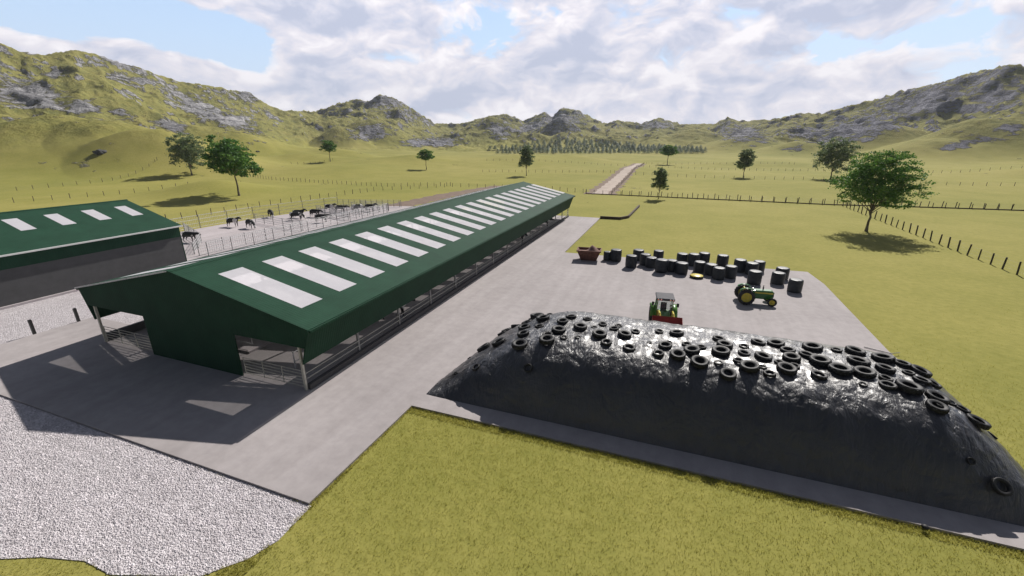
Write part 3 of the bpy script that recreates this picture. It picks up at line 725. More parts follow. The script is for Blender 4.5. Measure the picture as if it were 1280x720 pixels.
for i, (px, py, k) in enumerate(order):
    x, y = g(px, py-1.2); y += .35
    o = bpy.data.objects.new('wrapped_bale', bale_me); COL.objects.link(o); o.location = (x, y, 0); o.rotation_euler = (0, 0, random.uniform(0, 6))
    s = random.uniform(.95, 1.04)*(.72 if k else 1); o.scale = (s*random.uniform(.95, 1.05), s, random.uniform(.88, 1.08)*(.9 if k else 1)); o.rotation_euler.x = random.uniform(-.03, .03)*0; o.rotation_euler.z += 0
    extra = ' standing alone at the slab corner' if i == 24 else ' next to the rusty hopper' if i == 0 else ' across the yard back'
    tag(o, ('leftmost' if i == 0 else 'rightmost' if i == 24 else words[i]+' from the left of the')+' black wrapped bale'+('s' if 0 < i < 24 else '')+extra, 'bale', 'black wrapped silage bales across the back of the yard')
# yellow tub
x, y = g(870.5, 347); tub = empty('feed_tub', (x, y, 0), 0, 'low round yellow topped tub in front of the bales', 'tub')
MB().lathe([(.001, 0), (.62, 0), (.72, .12), (.72, .20), (.001, .20)], 28).build('tub_body', M['black'], tub)
MB().lathe([(.001, .205), (.64, .205), (.68, .24), (.64, .28), (.001, .30)], 28).build('tub_lid', M['ypaint'], tub)
# rusty hopper
x, y = g(734.5, 326); hop = empty('hopper', (x, y+.7, 0), .12, 'rusty brown tapered hopper heaped with brown feed left of the bales', 'hopper')
mb = MB()
def fr(z, a, b_): return [(-a, -b_, z), (a, -b_, z), (a, b_, z), (-a, b_, z)]
vs = fr(0, .95, .55)+fr(1.25, 1.42, .95)+fr(1.25, 1.34, .87)+fr(.10, .88, .48)
mb.add(vs, [(3, 2, 1, 0)]+[(i, (i+1) % 4, 4+(i+1) % 4, 4+i) for i in range(4)]+[(4+i, 4+(i+1) % 4, 8+(i+1) % 4, 8+i) for i in range(4)]+[(8+i, 8+(i+1) % 4, 12+(i+1) % 4, 12+i) for i in range(4)]+[(12, 13, 14, 15)])
mb.build('hopper_body', M['rust'], hop)
mb = MB().box(-1.5, 1.5, -1.02, -.93, 1.18, 1.33); mb.box(-1.5, 1.5, .93, 1.02, 1.18, 1.33); mb.box(-1.5, -1.41, -.93, .93, 1.18, 1.33); mb.box(1.41, 1.5, -.93, .93, 1.18, 1.33)
mb.build('rim', M['rust'], hop)
mb = MB(); mb.box(-.8, -.68, -1.03, -.45, 0, 1.15) ; mb.box(.68, .8, -1.03, -.45, 0, 1.15)
n = 14; vs = []; fs = []
for i in range(n+1):
    for j in range(9):
        u, v = i/n*2-1, j/8*2-1; zt = 1.12+.72*math.exp(-((u-.35)**2)*6-v*v*1.5)*(1+.15*math.sin(9*u+5*v))-.1*abs(v); vs.append((u*1.33, v*.86, zt))
for i in range(n):
    for j in range(8): a = i*9+j; fs.append((a, a+9, a+10, a+1))
MB().add(vs, fs, True).build('load', M['load'], hop)

# ------------------------------------------------------------------ tractors
def wheel(parent, name, x, y, r, w, rimc, steer=0):
    # wheel axle along local y; tyre is the part, rim and hub its sub-parts
    MT = Matrix.Translation((x, y, r)) @ Matrix.Rotation(steer, 4, 'Z') @ Matrix.Rotation(math.pi/2, 4, 'X')
    ri = .62*r; h = w/2
    mb = MB(); mb.lathe([(ri, -h*.7), (ri+.05*r, -h*.9), (.88*r, -h), (.96*r, -h*.85), (r*.98, -h*.5), (r*.98, h*.5), (.96*r, h*.85), (.88*r, h), (ri+.05*r, h*.9), (ri, h*.7), (ri, -h*.7)], 30, MT)
    nl = 18
    for i in range(nl):
        for s_ in (1, -1):
            a = 2*math.pi*(i+(0 if s_ > 0 else .5))/nl
            mt = MT @ Matrix.Rotation(a, 4, 'Z') @ Matrix.Translation((r*.985, 0, s_*h*.45)) @ Matrix.Rotation(s_*.7, 4, 'X')
            mb.box(-.02*r, .035*r, -.03*r, .03*r, -h*.5, h*.5, mt)
    o = mb.build(name, M['tyre'], parent)
    mb = MB(); mb.lathe([(ri*.999, -h*.66), (ri*.93, -h*.55), (ri*.85, -h*.15), (ri*.45, -h*.1), (ri*.4, -h*.35), (.001, -h*.38)], 26, MT)
    mb.lathe([(ri*.999, h*.66), (ri*.93, h*.55), (ri*.85, h*.15), (ri*.45, h*.1), (ri*.4, h*.35), (.001, h*.38)], 26, MT)
    mb.lathe([(ri*.995, -h*.66), (ri*.995, h*.66)], 26, MT)
    mb.build('rim', rimc, o)
    return o
def tube_path(mb, pts, r, n=8):
    for a, b_ in zip(pts, pts[1:]): mb.tube(a, b_, r, n=n)
    return mb
# vintage tractor, +x forward, origin under the middle
rx_, ry_ = 7.13, 41.75
tb = empty('vintage_tractor', (8.0, 42.65, 0), R(4), 'small open green and yellow vintage tractor parked on the yard', 'tractor')
wheel(tb, 'rear_wheel', -.85, -.78, .70, .38, M['ypaint']); wheel(tb, 'rear_wheel', -.85, .78, .70, .38, M['ypaint'])
wheel(tb, 'front_wheel', 1.30, -.72, .38, .20, M['ypaint'], -.15); wheel(tb, 'front_wheel', 1.30, .72, .38, .20, M['ypaint'], -.15)
mb = MB(); mb.extr([(-.15, 1.08), (1.32, .98), (1.40, .90), (1.42, .62), (-.15, .62)], 'y', -.27, .27)  # (x,z) profile
mb.extr([(-.2, 1.28), (1.25, 1.30), (1.43, 1.2), (1.45, .95), (-.2, .95)], 'y', -.30, .30)
mb.build('hood', M['gpaint'], tb, bevel=.05)
MB().box(-.1, 1.38, -.315, -.302, 1.0, 1.13).box(-.1, 1.38, .302, .315, 1.0, 1.13).build('side_stripe', M['ypaint'], tb)
mb = MB(); mb.box(-1.15, 1.1, -.17, .17, .45, .78); mb.tube((-.85, -.66, .70), (-.85, .66, .70), .10, n=12); mb.box(-1.2, -.3, -.24, .24, .52, 1.0)
mb.box(1.08, 1.26, -.08, .08, .38, .7); mb.tube((1.28, -.62, .42), (1.28, .62, .42), .05, n=8); mb.tube((1.3, 0, .4), (1.25, 0, .75), .09, n=8)
mb.build('chassis', M['gpaint'], tb, bevel=.01)
mb = MB(); mb.box(1.42, 1.47, -.26, .26, .68, 1.18)
for k in range(6): mb.box(1.47, 1.485, -.25, .25, .70+k*.08, .735+k*.08)
mb.build('grille', M['black'], tb)
for s_ in (1, -1):
    mb = MB(); vs = []; K = 10
    for k in range(K+1):
        a = math.pi*(.12+.62*k/K); 
        for yy in (s_*.50, s_*.80): vs.append((-.85+.80*math.cos(a), yy, .70+.80*math.sin(a)))
    vs += [(a_, b_, c_+.03) for a_, b_, c_ in vs]; m_ = 2*(K+1)
    mb.add(vs, [(2*k, 2*k+1, 2*k+3, 2*k+2) for k in range(K)]+[(m_+2*k, m_+2*k+2, m_+2*k+3, m_+2*k+1) for k in range(K)]+[(2*k, 2*k+2, m_+2*k+2, m_+2*k) for k in range(K)]+[(2*k+1, m_+2*k+1, m_+2*k+3, 2*k+3) for k in range(K)], True)
    mb.build('fender', M['gpaint'], tb)
mb = MB().box(-.95, -.55, -.24, .24, 1.02, 1.14).box(-1.02, -.92, -.24, .24, 1.1, 1.42); mb.build('seat', M['ypaint'], tb, bevel=.03)
mb = MB().lathe([(.17, -.012), (.19, 0), (.17, .012), (.155, 0), (.17, -.012)], 20, Matrix.Translation((-.32, 0, 1.52)) @ Matrix.Rotation(-.6, 4, 'Y')); mb.tube((-.15, 0, 1.2), (-.32, 0, 1.52), .02, n=6); mb.build('steering_wheel', M['black'], tb)
mb = MB().tube((.55, -.12, 1.28), (.55, -.12, 1.78), .035, n=10).tube((.55, -.12, 1.35), (.55, -.12, 1.62), .06, n=10); mb.build('exhaust', M['black'], tb)
for s_ in (1, -1): MB().tube((-.22, s_*.36, 1.22), (-.12, s_*.36, 1.22), .08, .09, n=14).build('headlight', M['chrome'], tb)

# loader tractor, built facing +x, rotated to face the camera
ta = empty('loader_tractor', (.30, 33.8, 0), R(-84), 'green cab tractor with a raised red loader bucket behind the silage heap', 'tractor')
for s_ in (1, -1):
    wheel(ta, 'rear_wheel', -.9, s_*.88, .86, .50, M['ypaint']); wheel(ta, 'front_wheel', 1.45, s_*.84, .60, .40, M['ypaint'])
mb = MB(); mb.extr([(.25, .85), (2.05, .80), (2.12, 1.0), (2.02, 1.42), (1.6, 1.58), (.25, 1.68)], 'y', -.40, .40); mb.build('hood', M['lime'], ta, bevel=.07)
mb = MB(); mb.box(-1.3, 2.0, -.28, .28, .5, .95); mb.tube((-.9, -.8, .86), (-.9, .8, .86), .14, n=12); mb.tube((1.45, -.75, .6), (1.45, .75, .6), .10, n=12); mb.box(-1.5, -1.2, -.4, .4, .6, 1.2); mb.build('chassis', M['lime'], ta, bevel=.02)
mb = MB().box(2.115, 2.14, -.33, .33, .88, 1.35); [mb.box(2.14, 2.155, -.32, .32, .92+k*.09, .95+k*.09) for k in range(5)]; mb.build('grille', M['black'], ta)
for s_ in (1, -1): MB().box(2.06, 2.15, s_*.12-.09, s_*.12+.09, 1.36, 1.46).build('headlight', M['chrome'], ta)
ta.scale = (.9, .9, .9)
# cab
mb = MB()
for x0, x1 in ((.32, .15), (-1.25, -1.12)):
    for s_ in (1, -1): mb.tube((x0, s_*.70, 1.2), (x1, s_*.62, 2.62), .045, n=8)
mb.box(-1.3, .36, -.74, .74, .98, 1.22)
for s_ in (1, -1): mb.tube((-.5, s_*.72, 1.2), (-.5, s_*.64, 2.6), .03, n=8)
mb.tube((.32, -.7, 1.22), (.32, .7, 1.22), .04, n=8); mb.build('cab_frame', M['lime'], ta)
vs = [(.30, -.68, 1.24), (.30, .68, 1.24), (.16, .60, 2.6), (.16, -.60, 2.6), (-1.22, -.68, 1.24), (-1.22, .68, 1.24), (-1.12, .60, 2.6), (-1.12, -.60, 2.6)]
MB().add(vs, [(0, 1, 2, 3), (4, 5, 6, 7), (0, 3, 7, 4), (1, 2, 6, 5)]).build('cab_glass', M['glass'], ta)
MB().box(-1.32, .38, -.76, .76, 2.6, 2.82).build('cab_roof', M['greyroof'], ta, bevel=.06)
mb = MB()
for s_ in (-.62, -.38, .38, .62): mb.tube((.38, s_, 2.72), (.45, s_, 2.72), .07, n=12)
mb.build('work_lights', M['chrome'], ta)
mb = MB().box(-.95, -.45, -.26, .26, 1.25, 1.42).box(-1.05, -.9, -.26, .26, 1.4, 2.05); mb.build('seat', M['black'], ta, bevel=.04)
mb = MB().lathe([(.19, -.015), (.21, 0), (.19, .015), (.175, 0), (.19, -.015)], 20, Matrix.Translation((-.15, 0, 1.75)) @ Matrix.Rotation(-.6, 4, 'Y')); mb.tube((.1, 0, 1.4), (-.15, 0, 1.75), .025); mb.build('steering_wheel', M['black'], ta)
for s_ in (1, -1):
    mb = MB(); mb.tube((.25, s_*.68, 2.35), (.35, s_*1.02, 2.4), .018, n=6); mb.box(.32, .38, s_*1.02-.1, s_*1.02+.1, 2.12, 2.48); mb.build('mirror', M['black'], ta, bevel=.02)
    mb = MB(); vs = []; K = 12
    for k in range(K+1):
        a = math.pi*(.05+.75*k/K)
        for yy in (s_*.60, s_*1.14): vs.append((-.9+.96*math.cos(a), yy, .86+.96*math.sin(a)))
    vs += [(a_, b_, c_+.04) for a_, b_, c_ in vs]; m_ = 2*(K+1)
    mb.add(vs, [(2*k, 2*k+1, 2*k+3, 2*k+2) for k in range(K)]+[(m_+2*k, m_+2*k+2, m_+2*k+3, m_+2*k+1) for k in range(K)]+[(2*k, 2*k+2, m_+2*k+2, m_+2*k) for k in range(K)]+[(2*k+1, m_+2*k+1, m_+2*k+3, 2*k+3) for k in range(K)], True)
    mb.build('fender', M['lime'], ta)
    mb = MB(); tube_path(mb, [(-.1, s_*.58, 1.55), (1.3, s_*.56, 2.0), (2.15, s_*.54, 2.1), (2.65, s_*.54, 1.80)], .075, 8); mb.tube((.5, s_*.56, 1.0), (1.4, s_*.56, 1.85), .05); mb.box(.1, .35, s_*.56-.06, s_*.56+.06, .8, 1.7)
    mb.build('loader_arm', M['ypaint'], ta)
MB().tube((1.0, .46, 1.55), (1.0, .46, 2.35), .05, n=10).build('exhaust', M['black'], ta)
mb = MB(); pr = [(a, b+.45) for a, b in [(2.62, 1.62), (2.70, 1.66), (2.76, 1.20), (2.95, 1.02), (3.35, 1.00), (3.36, .97), (2.92, .96), (2.68, 1.16)]]
mb.extr(pr, 'y', -1.15, 1.15)
for s_ in (1, -1): mb.extr([(2.64, 2.05), (2.72, 1.61), (2.94, 1.43), (3.34, 1.43), (3.1, 1.75)], 'y', s_*1.15-.02, s_*1.15+.02)
for k in range(9): mb.box(3.33, 3.5, -1.1+k*.275-.03, -1.1+k*.275+.03, 1.425, 1.45)
mb.build('bucket', M['redpaint'], ta)

# ------------------------------------------------------------------ cows
def skin_mesh(name, verts, edges, radii, mat, sub=2):
    me = bpy.data.meshes.new(name); me.from_pydata(verts, edges, []); o = bpy.data.objects.new(name, me); COL.objects.link(o)
    o.modifiers.new('Skin', 'SKIN'); s = o.modifiers.new('Sub', 'SUBSURF'); s.levels = s.render_levels = sub
    for i, r_ in enumerate(radii): me.skin_vertices[0].data[i].radius = r_ if isinstance(r_, tuple) else (r_, r_)
    me.skin_vertices[0].data[0].use_root = True
    dg = bpy.context.evaluated_depsgraph_get(); dg.update(); ev = o.evaluated_get(dg)
    m2 = bpy.data.meshes.new_from_object(ev); m2.name = name; bpy.data.objects.remove(o)
    m2.materials.clear(); m2.materials.append(mat); m2.polygons.foreach_set('use_smooth', [True]*len(m2.polygons)); return m2
def cow_mesh(pose):
    v = [(0, 0, 1.02), (.42, 0, 1.03), (.72, 0, 1.08), (-.45, 0, 1.02), (-.78, 0, 1.06), (-.95, 0, 1.12)]
    rd = [(.36, .40), (.34, .38), (.27, .33), (.37, .40), (.30, .32), (.16, .18)]
    e = [(0, 1), (1, 2), (0, 3), (3, 4), (4, 5)]
    def add(p, r, par): v.append(p); rd.append(r); e.append((par, len(v)-1)); return len(v)-1
    if pose == 'up': nk = [(1.0, 0, 1.30), (1.22, 0, 1.48), (1.42, 0, 1.46), (1.66, 0, 1.30), (1.76, 0, 1.22)]
    elif pose == 'low': nk = [(1.0, 0, .98), (1.22, 0, .66), (1.36, 0, .45), (1.50, 0, .22), (1.53, 0, .13)]
    else: nk = [(1.02, .05, 1.16), (1.28, .10, 1.20), (1.48, .14, 1.16), (1.70, .18, 1.02), (1.79, .2, .95)]
    p = 2
    for q, r in zip(nk, (.20, .165, .15, .10, .085)): p = add(q, r, p)
    for s in (1, -1):                      # front legs: shoulder, elbow, wrist, fetlock, hoof
        q = add((.66, s*.20, .80), .125, 2)
        for pt, r in (((.64, s*.20, .58), .085), ((.67, s*.20, .36), .058), ((.66, s*.20, .12), .045), ((.69, s*.20, .03), .058)): q = add(pt, r, q)
        q = add((-.74, s*.21, .80), .16, 4)  # hind legs: thigh, stifle, hock back, fetlock, hoof
        for pt, r in (((-.66, s*.21, .62), .11), ((-.86, s*.21, .42), .06), ((-.83, s*.21, .12), .046), ((-.79, s*.21, .03), .058)): q = add(pt, r, q)
    q = add((-1.03, 0, 1.05), .04, 5); q = add((-1.06, 0, .7), .022, q); q = add((-1.05, 0, .42), .035, q)
    hd = nk[2]; hi = 8
    for s in (1, -1): add((hd[0]-.04, hd[1]+s*.19, hd[2]+.07), .035, hi)
    return skin_mesh('cow', v, e, rd, M['cow'])
cowm = {k: cow_mesh(k) for k in ('up', 'low', 'level')}
def cow(x, y, rz, pose, label, z=-.02, group='cows in the collecting yard', s=1.12):
    o = bpy.data.objects.new('cow', cowm[pose]); COL.objects.link(o); o.location = (x, y, z); o.rotation_euler = (0, 0, rz); o.scale = (s, s, s)
    tag(o, label, 'cow', group); return o
cow(-66.7, 42.4, .1, 'level', 'dark cow standing alone in the yard next to the shed corner')
cow(-71.9, 53.4, .15, 'up', 'black cow with raised head by the far rail of the yard')
cow(-67.7, 53.4, -.25, 'low', 'grey patched cow with lowered head right of the black cow by the far rail')
cow(-74.0, 63.2, -.5, 'low', 'small looking cow at the back rail between the two groups')
cow(-68.6, 64.8, .2, 'up', 'black backed cow at the left end of the middle group')
cow(-66.9, 62.6, .5, 'low', 'grey cow bending down in the middle group below the black backed cow')
cow(-66.3, 66.6, .0, 'level', 'dark cow facing right at the back of the middle group')
cow(-68.6, 73.2, .1, 'up', 'black cow farthest back, highest against the grass')
cow(-65.6, 73.0, .35, 'level', 'grey cow touching the tail right of the farthest black cow')
cow(-60.5, 62.2, .4, 'level', 'pale cow near the raceway rails, in front of the middle group')
cow(-63.0, 75.5, .7, 'low', 'cow with lowered head among the crowded rails at the far end')
cow(-60.8, 76.6, .1, 'up', 'rightmost cow among the crowded rails at the far end')
for (x, y, rz, ps, lb) in [(-21.0, 28.1, .9, 'level', 'black cow lying in shade behind the first side posts of the barn'), (-20.7, 58.5, -.5, 'up', 'cow seen through the open side halfway down the barn'), (-20.8, 72.0, .5, 'level', 'cow seen through the open side near the far end of the barn')]:
    lb = lb.replace('lying', 'standing'); cow(x, y, rz, ps, lb, 0, 'cows inside the barn')

# ------------------------------------------------------------------ fences
def post_mesh(h, r, mat): return MB().tube((0, 0, -.4), (0, 0, h), r, r*.9, n=6).mesh('post', mat)
pm = post_mesh(1.25, .075, M['wood']); pm2 = post_mesh(1.25, .085, M['darkwood'])
def walk(path, sp):
    out = []; d = 0; carry = 0
    for (x0, y0), (x1, y1) in zip(path, path[1:]):
        l = math.hypot(x1-x0, y1-y0); t = carry
        while t < l: out.append((x0+(x1-x0)*t/l, y0+(y1-y0)*t/l)); t += sp
        carry = t-l
    out.append(path[-1]); return out
def fence(path, sp, label, group='post and wire fences across the fields', me=None, wires=(.35, .7, 1.1), scale=1.0, board=False, name='wire_fence'):
    pts = walk(path, sp)[:100]; z0 = tz(*pts[0]); root = empty(name, (pts[0][0], pts[0][1], z0), 0, label, 'fence', group); zs = [tz(*p) for p in pts]
    for p, z in zip(pts, zs):
        o = bpy.data.objects.new('post', me or pm); COL.objects.link(o); o.parent = root
        o.location = (p[0]-pts[0][0]+random.uniform(-.06, .06), p[1]-pts[0][1]+random.uniform(-.06, .06), z-z0); o.rotation_euler = (random.uniform(-.06, .06), random.uniform(-.06, .06), random.uniform(0, 3))
        s = scale*random.uniform(.92, 1.08); o.scale = (s, s, s)
    mb = MB()
    for w in wires:
        for (p, a), (q, b_) in zip(zip(pts, zs), zip(pts[1:], zs[1:])):
            mb.tube((p[0]-pts[0][0], p[1]-pts[0][1], a-z0+w*scale), (q[0]-pts[0][0], q[1]-pts[0][1], b_-z0+w*scale), .006, n=3, cap=False)
    mb.build('wire', M['wire'], root)
    if board:
        mb = MB()
        for (p, a), (q, b_) in zip(zip(pts, zs), zip(pts[1:], zs[1:])):
            d = Vector((q[0]-p[0], q[1]-p[1], 0)); l = d.length; ang_ = math.atan2(d.y, d.x)
            mt = Matrix.Translation((p[0]-pts[0][0], p[1]-pts[0][1], a-z0)) @ Matrix.Rotation(ang_, 4, 'Z')
            mb.box(0, l, -.04, .04, -.1, .22, mt)
        mb.build('base_board', M['plank'], root)
    return root
fence([(-24, 126.4), (-17.5, 126.2), (35.4, 122.9), (72, 128.5), (120, 134)], 2.5, 'fence with dark board at its foot, along the near side of the back field', me=pm2, board=True)
fence([(-14, 128.6), (35.6, 125.2), (72, 130.8), (118, 136.5)], 2.7, 'plain fence running close behind the fence with the dark board', me=pm2)
fence([(37.4, 122), (37.2, 60), (36.4, 28)], 2.35, 'wooden post fence running down the right side past the big tree', me=pm2, scale=1.15)
fence([(-89.2, 36), (-89.3, 58), (-89.2, 79), (-86, 112), (-70, 131.5), (-40, 134.5), (-24, 127.5)], 2.9, 'field fence behind the cattle yard, bending towards the road')
fence([(-175, 136), (-146, 127.5), (-91.6, 124), (-72, 134)], 2.2, 'closely posted fence crossing the pasture behind the bright green left tree')
fence([(-185, 60), (-186, 71), (-192, 99), (-205, 125)], 4.2, 'upper left fence on the slope above the shed roof')
fence([(-150, 50), (-147.9, 64.5), (-141.4, 94.3), (-140, 110)], 3.4, 'lower left fence just above the shed roof')
fence([(-190, 180), (-187, 190), (-186.8, 207)], 3.5, 'very short far fence under the small left tree')
fence([(-88, 197), (-60, 204), (-39.2, 210), (-27, 211)], 3.2, 'far fence left of the dirt road, nearer of two')
fence([(-110, 253), (-51.5, 274), (-29, 277)], 4.0, 'far fence left of the dirt road, farther of two')
fence([(-17, 205), (33, 194.5), (50, 200), (88, 197), (150, 198)], 3.6, 'fence across the right middle field under the round tree')
fence([(-18, 262), (65, 268), (134, 268), (190, 262)], 3.4, 'fence across the right field halfway to the hills')
fence([(-20, 318), (6.6, 317), (66, 312)], 3.8, 'farthest fence, right of the road end')
fence([(-17, 132), (-19, 200), (-21.3, 317)], 4.5, 'fence following the right side of the dirt road')
# cattle yard railings
def railing(path, sp, label, h=1.5, bars=5, mesh=True, name='yard_railing', mat='galv', pr=.05):
    pts = walk(path, sp)[:98]; root = empty(name, (pts[0][0], pts[0][1], -.02), 0, label, 'railing', 'steel railings of the cattle yard')
    pme = MB().tube((0, 0, 0), (0, 0, h), pr, n=6).mesh('post', M['steel_post'])
    for p in pts:
        o = bpy.data.objects.new('post', pme); COL.objects.link(o); o.parent = root; o.location = (p[0]-pts[0][0], p[1]-pts[0][1], 0)
    mb = MB()
    for (p, q) in zip(pts, pts[1:]):
        for k in range(bars):
            z = .25+(h-.35)*k/(bars-1); mb.tube((p[0]-pts[0][0], p[1]-pts[0][1], z), (q[0]-pts[0][0], q[1]-pts[0][1], z), .030, n=5, cap=False)
    mb.build('bars', M[mat], root)
    if mesh:
        mb = MB()
        for (p, q) in zip(pts, pts[1:]):
            l = math.hypot(q[0]-p[0], q[1]-p[1]); n_ = int(l/.3)
            for k in range(1, n_): x = p[0]+(q[0]-p[0])*k/n_-pts[0][0]; y = p[1]+(q[1]-p[1])*k/n_-pts[0][1]; mb.tube((x, y, .2), (x, y, h), .018, n=3, cap=False)
        mb.build('mesh_panel', M[mat], root)
railing([(-57.1, 37), (-57.1, 78)], 3.4, 'raceway rail nearer the shed side, running down the yard', 1.8, 5, True)
railing([(-56.1, 37.5), (-56.1, 76)], 3.4, 'raceway rail nearer the barn, running down the yard', 1.8, 4)
railing([(-76, 35), (-76.2, 60), (-72, 79.6)], 5.2, 'outer rail of the yard along the grass', 2.3, 4, True, pr=.06)
railing([(-72, 79.6), (-58, 84)], 1.3, 'end rail of the yard by the mud track', 1.7, 5, True)
railing([(-75.5, 47.5), (-64.4, 42.5), (-58.6, 37.4)], 4.0, 'diagonal rail across the yard near the shed corner', 1.5, 4)
railing([(-72, 58), (-57.6, 54.8)], 3.0, 'cross rail of the pen in front of the middle cows', 1.6, 4)
railing([(-70, 71), (-57.6, 66)], 2.0, 'cross rail of the pen behind the middle cows', 1.6, 5, True)
for k in range(5):
    y = 68+k*3.2; railing([(-66.5, y), (-58, y-1.5)], 1.7, ['first', 'second', 'third', 'fourth', 'fifth'][k]+' short stall rail at the far end of the yard, counted from near', 1.6, 5, True)
# ledge at the grass behind the slab
mb = MB(); 
for (x0, y0), (x1, y1) in [((-13, 84.9), (-9.2, 85.0)), ((-9.2, 85.0), (-7.9, 87.5)), ((-7.9, 87.5), (-7.2, 104))]:
    ang_ = math.atan2(y1-y0, x1-x0); mt = Matrix.Translation((x0, y0, 0)) @ Matrix.Rotation(ang_, 4, 'Z'); mb.box(0, math.hypot(x1-x0, y1-y0)+.05, -.14, .14, -.3, .38, mt)
tag(mb.build('retaining_wall', M['plank']), 'low dark bent edging wall in the grass behind the slab corner', 'wall')
# small dark stone on the slab lip
o = MB().lathe([(.001, 0), (.10, .01), (.13, .06), (.08, .12), (.001, .13)], 9).build('stone', M['tyre'], loc=(*g(1156, 660), .0)); tag(o, 'small black lump on the pale slab edge below the heap', 'stone')
# long pole lying at the back of the heap
x, y = g(1098, 440); o = MB().tube((-1.0, .5, .05), (.4, -.1, .05), .03).tube((.4, -.1, .06), (1.0, .25, .06), .025).build('pole', M['steel_post'], loc=(x+.3, y, 0)); tag(o, 'thin dark pole lying on the concrete behind the right half of the heap', 'pole')

# ------------------------------------------------------------------ trees
def leaf_mesh(name, lobes, nleaf, size, mat, seed, droop=.0, hollow=.55):
    rng = np.random.default_rng(seed); P_ = []; T_ = []
    wts = np.array([a*b*c for _, _, _, a, b, c in lobes]); wts = wts/wts.sum()
    for (lx, ly, lz, a, b, c), w in zip(lobes, wts):
        n = int(nleaf*w); u = rng.normal(size=(n, 3)); u /= np.linalg.norm(u, axis=1)[:, None]
        rad = (hollow+(1-hollow)*rng.random(n)**.7)*(1+.16*rng.normal(size=n)*0)
        # clumps: pull leaves toward random cluster centres
        nc = max(6, n//45); cu = rng.normal(size=(nc, 3)); cu /= np.linalg.norm(cu, axis=1)[:, None]; cr = (.62+.42*rng.random(nc))[:, None]
        cen = cu*cr; k = rng.integers(0, nc, n); p = cen[k]+rng.normal(size=(n, 3))*np.array([.17, .17, .10])
        inner = rng.random(n) < .12; p[inner] = (u*rad[:, None])[inner]
        q = p*np.array([a, b, c])+np.array([lx, ly, lz])
        P_.append(q); T_.append(np.clip(.5+(rng.random(nc)[k]-.5)*.6+rng.normal(0, .15, n), 0, 1))
    Pc = np.concatenate(P_); tn = np.concatenate(T_); n = len(Pc)
    a1 = rng.normal(size=(n, 3)); a1[:, 2] *= .5; a1 /= np.linalg.norm(a1, axis=1)[:, None]; a2 = np.cross(a1, rng.normal(size=(n, 3))); a2 /= np.linalg.norm(a2, axis=1)[:, None]
    s = (size*rng.uniform(.6, 1.4, n))[:, None]
    V = np.stack([Pc-a1*s, Pc+a2*s*.6, Pc+a1*s, Pc-a2*s*.6], 1).reshape(-1, 3); Fc = np.arange(4*n).reshape(-1, 4)
    me = npmesh(name, V, Fc, mat, smooth_=False); at = me.attributes.new('tint', 'FLOAT', 'FACE'); at.data.foreach_set('value', tn.astype(np.float32)); return me
def trunk_mesh(h, r, lobes, seed, fork=.35):
    rnd = random.Random(seed); mb = MB(); p = Vector((0, 0, -.3)); cur = r; path = [(p.copy(), r*1.5)]
    n = 5
    for i in range(1, n+1): path.append((Vector((rnd.uniform(-.1, .1)*i*.5, rnd.uniform(-.1, .1)*i*.5, h*fork*i/n)), r*(1-.09*i)))
    for (a, ra), (b_, rb) in zip(path, path[1:]): mb.tube(a, b_, ra, rb, n=9)
    topp, tr_ = path[-1]
    for lb in lobes:
        c = Vector(lb[:3]); s0 = topp-Vector((0, 0, rnd.uniform(0, h*.08))); mid = (s0*.5+c*.5)+Vector((rnd.uniform(-.4, .4), rnd.uniform(-.4, .4), rnd.uniform(0, .5)))
        r0 = tr_*.55; mb.tube(s0, mid, r0, r0*.6, n=6); mb.tube(mid, c, r0*.6, r0*.3, n=6)
        for k in range(4):
            e_ = c+Vector((rnd.uniform(-.8, .8)*lb[3], rnd.uniform(-.8, .8)*lb[4], rnd.uniform(-.3, .8)*lb[5])); mb.tube(mid*.3+c*.7, e_, r0*.32, r0*.10, n=5)
    return mb.mesh('trunk', M['bark'])
def lobeset(seed, w, z0, z1, n, flat=.5, cone=0.):
    rnd = random.Random(seed); out = []
    for i in range(n):
        t = (i+.5)/n; z = z0+(z1-z0)*(.14+.76*t); prof = math.sqrt(max(.05, 1-((t-.36)/.68)**2))*(1-cone*t)
        a = i*2.4+rnd.uniform(-.4, .4); rr_ = w*.5*prof*rnd.uniform(.45, .68); s = w*.5*rnd.uniform(.34, .50)*(.7+.3*prof)
        out.append((math.cos(a)*rr_, math.sin(a)*rr_, z, s, s, s*flat))
    out.append((0, 0, (z0+z1)/2, w*.28, w*.28, (z1-z0)*.36)); return out
def make_tree(name, h, w, z0, nl, size, mat, seed, nlobe, flat=.5, r=.2, cone=0.):
    lb = lobeset(seed, w, z0, h, nlobe, flat, cone)
    return leaf_mesh('crown', lb, nl, size, M[mat], seed), trunk_mesh(h, r, lb, seed, z0/h+.06)
KIND = {
 'big': make_tree('a', 13.4, 13.6, 3.2, 19000, .17, 'leaf_green', 3, 22, .42, .24),
 'green': make_tree('b', 10.5, 11.5, 3.9, 9000, .24, 'leaf_green', 11, 13, .6, .2),
 'grey': make_tree('c', 11.6, 11.8, 2.4, 9000, .22, 'leaf_grey', 21, 17, .85, .2),
 'slim': make_tree('d', 11.0, 7.6, 2.3, 6500, .22, 'leaf_grey', 33, 13, .6, .16, .35),
 'flat': make_tree('e', 10.0, 10.6, 4.2, 6000, .25, 'leaf_green', 41, 10, .42, .2)}
HT = {'big': 13.4, 'green': 10.5, 'grey': 11.0, 'slim': 11.0, 'flat': 10.0}
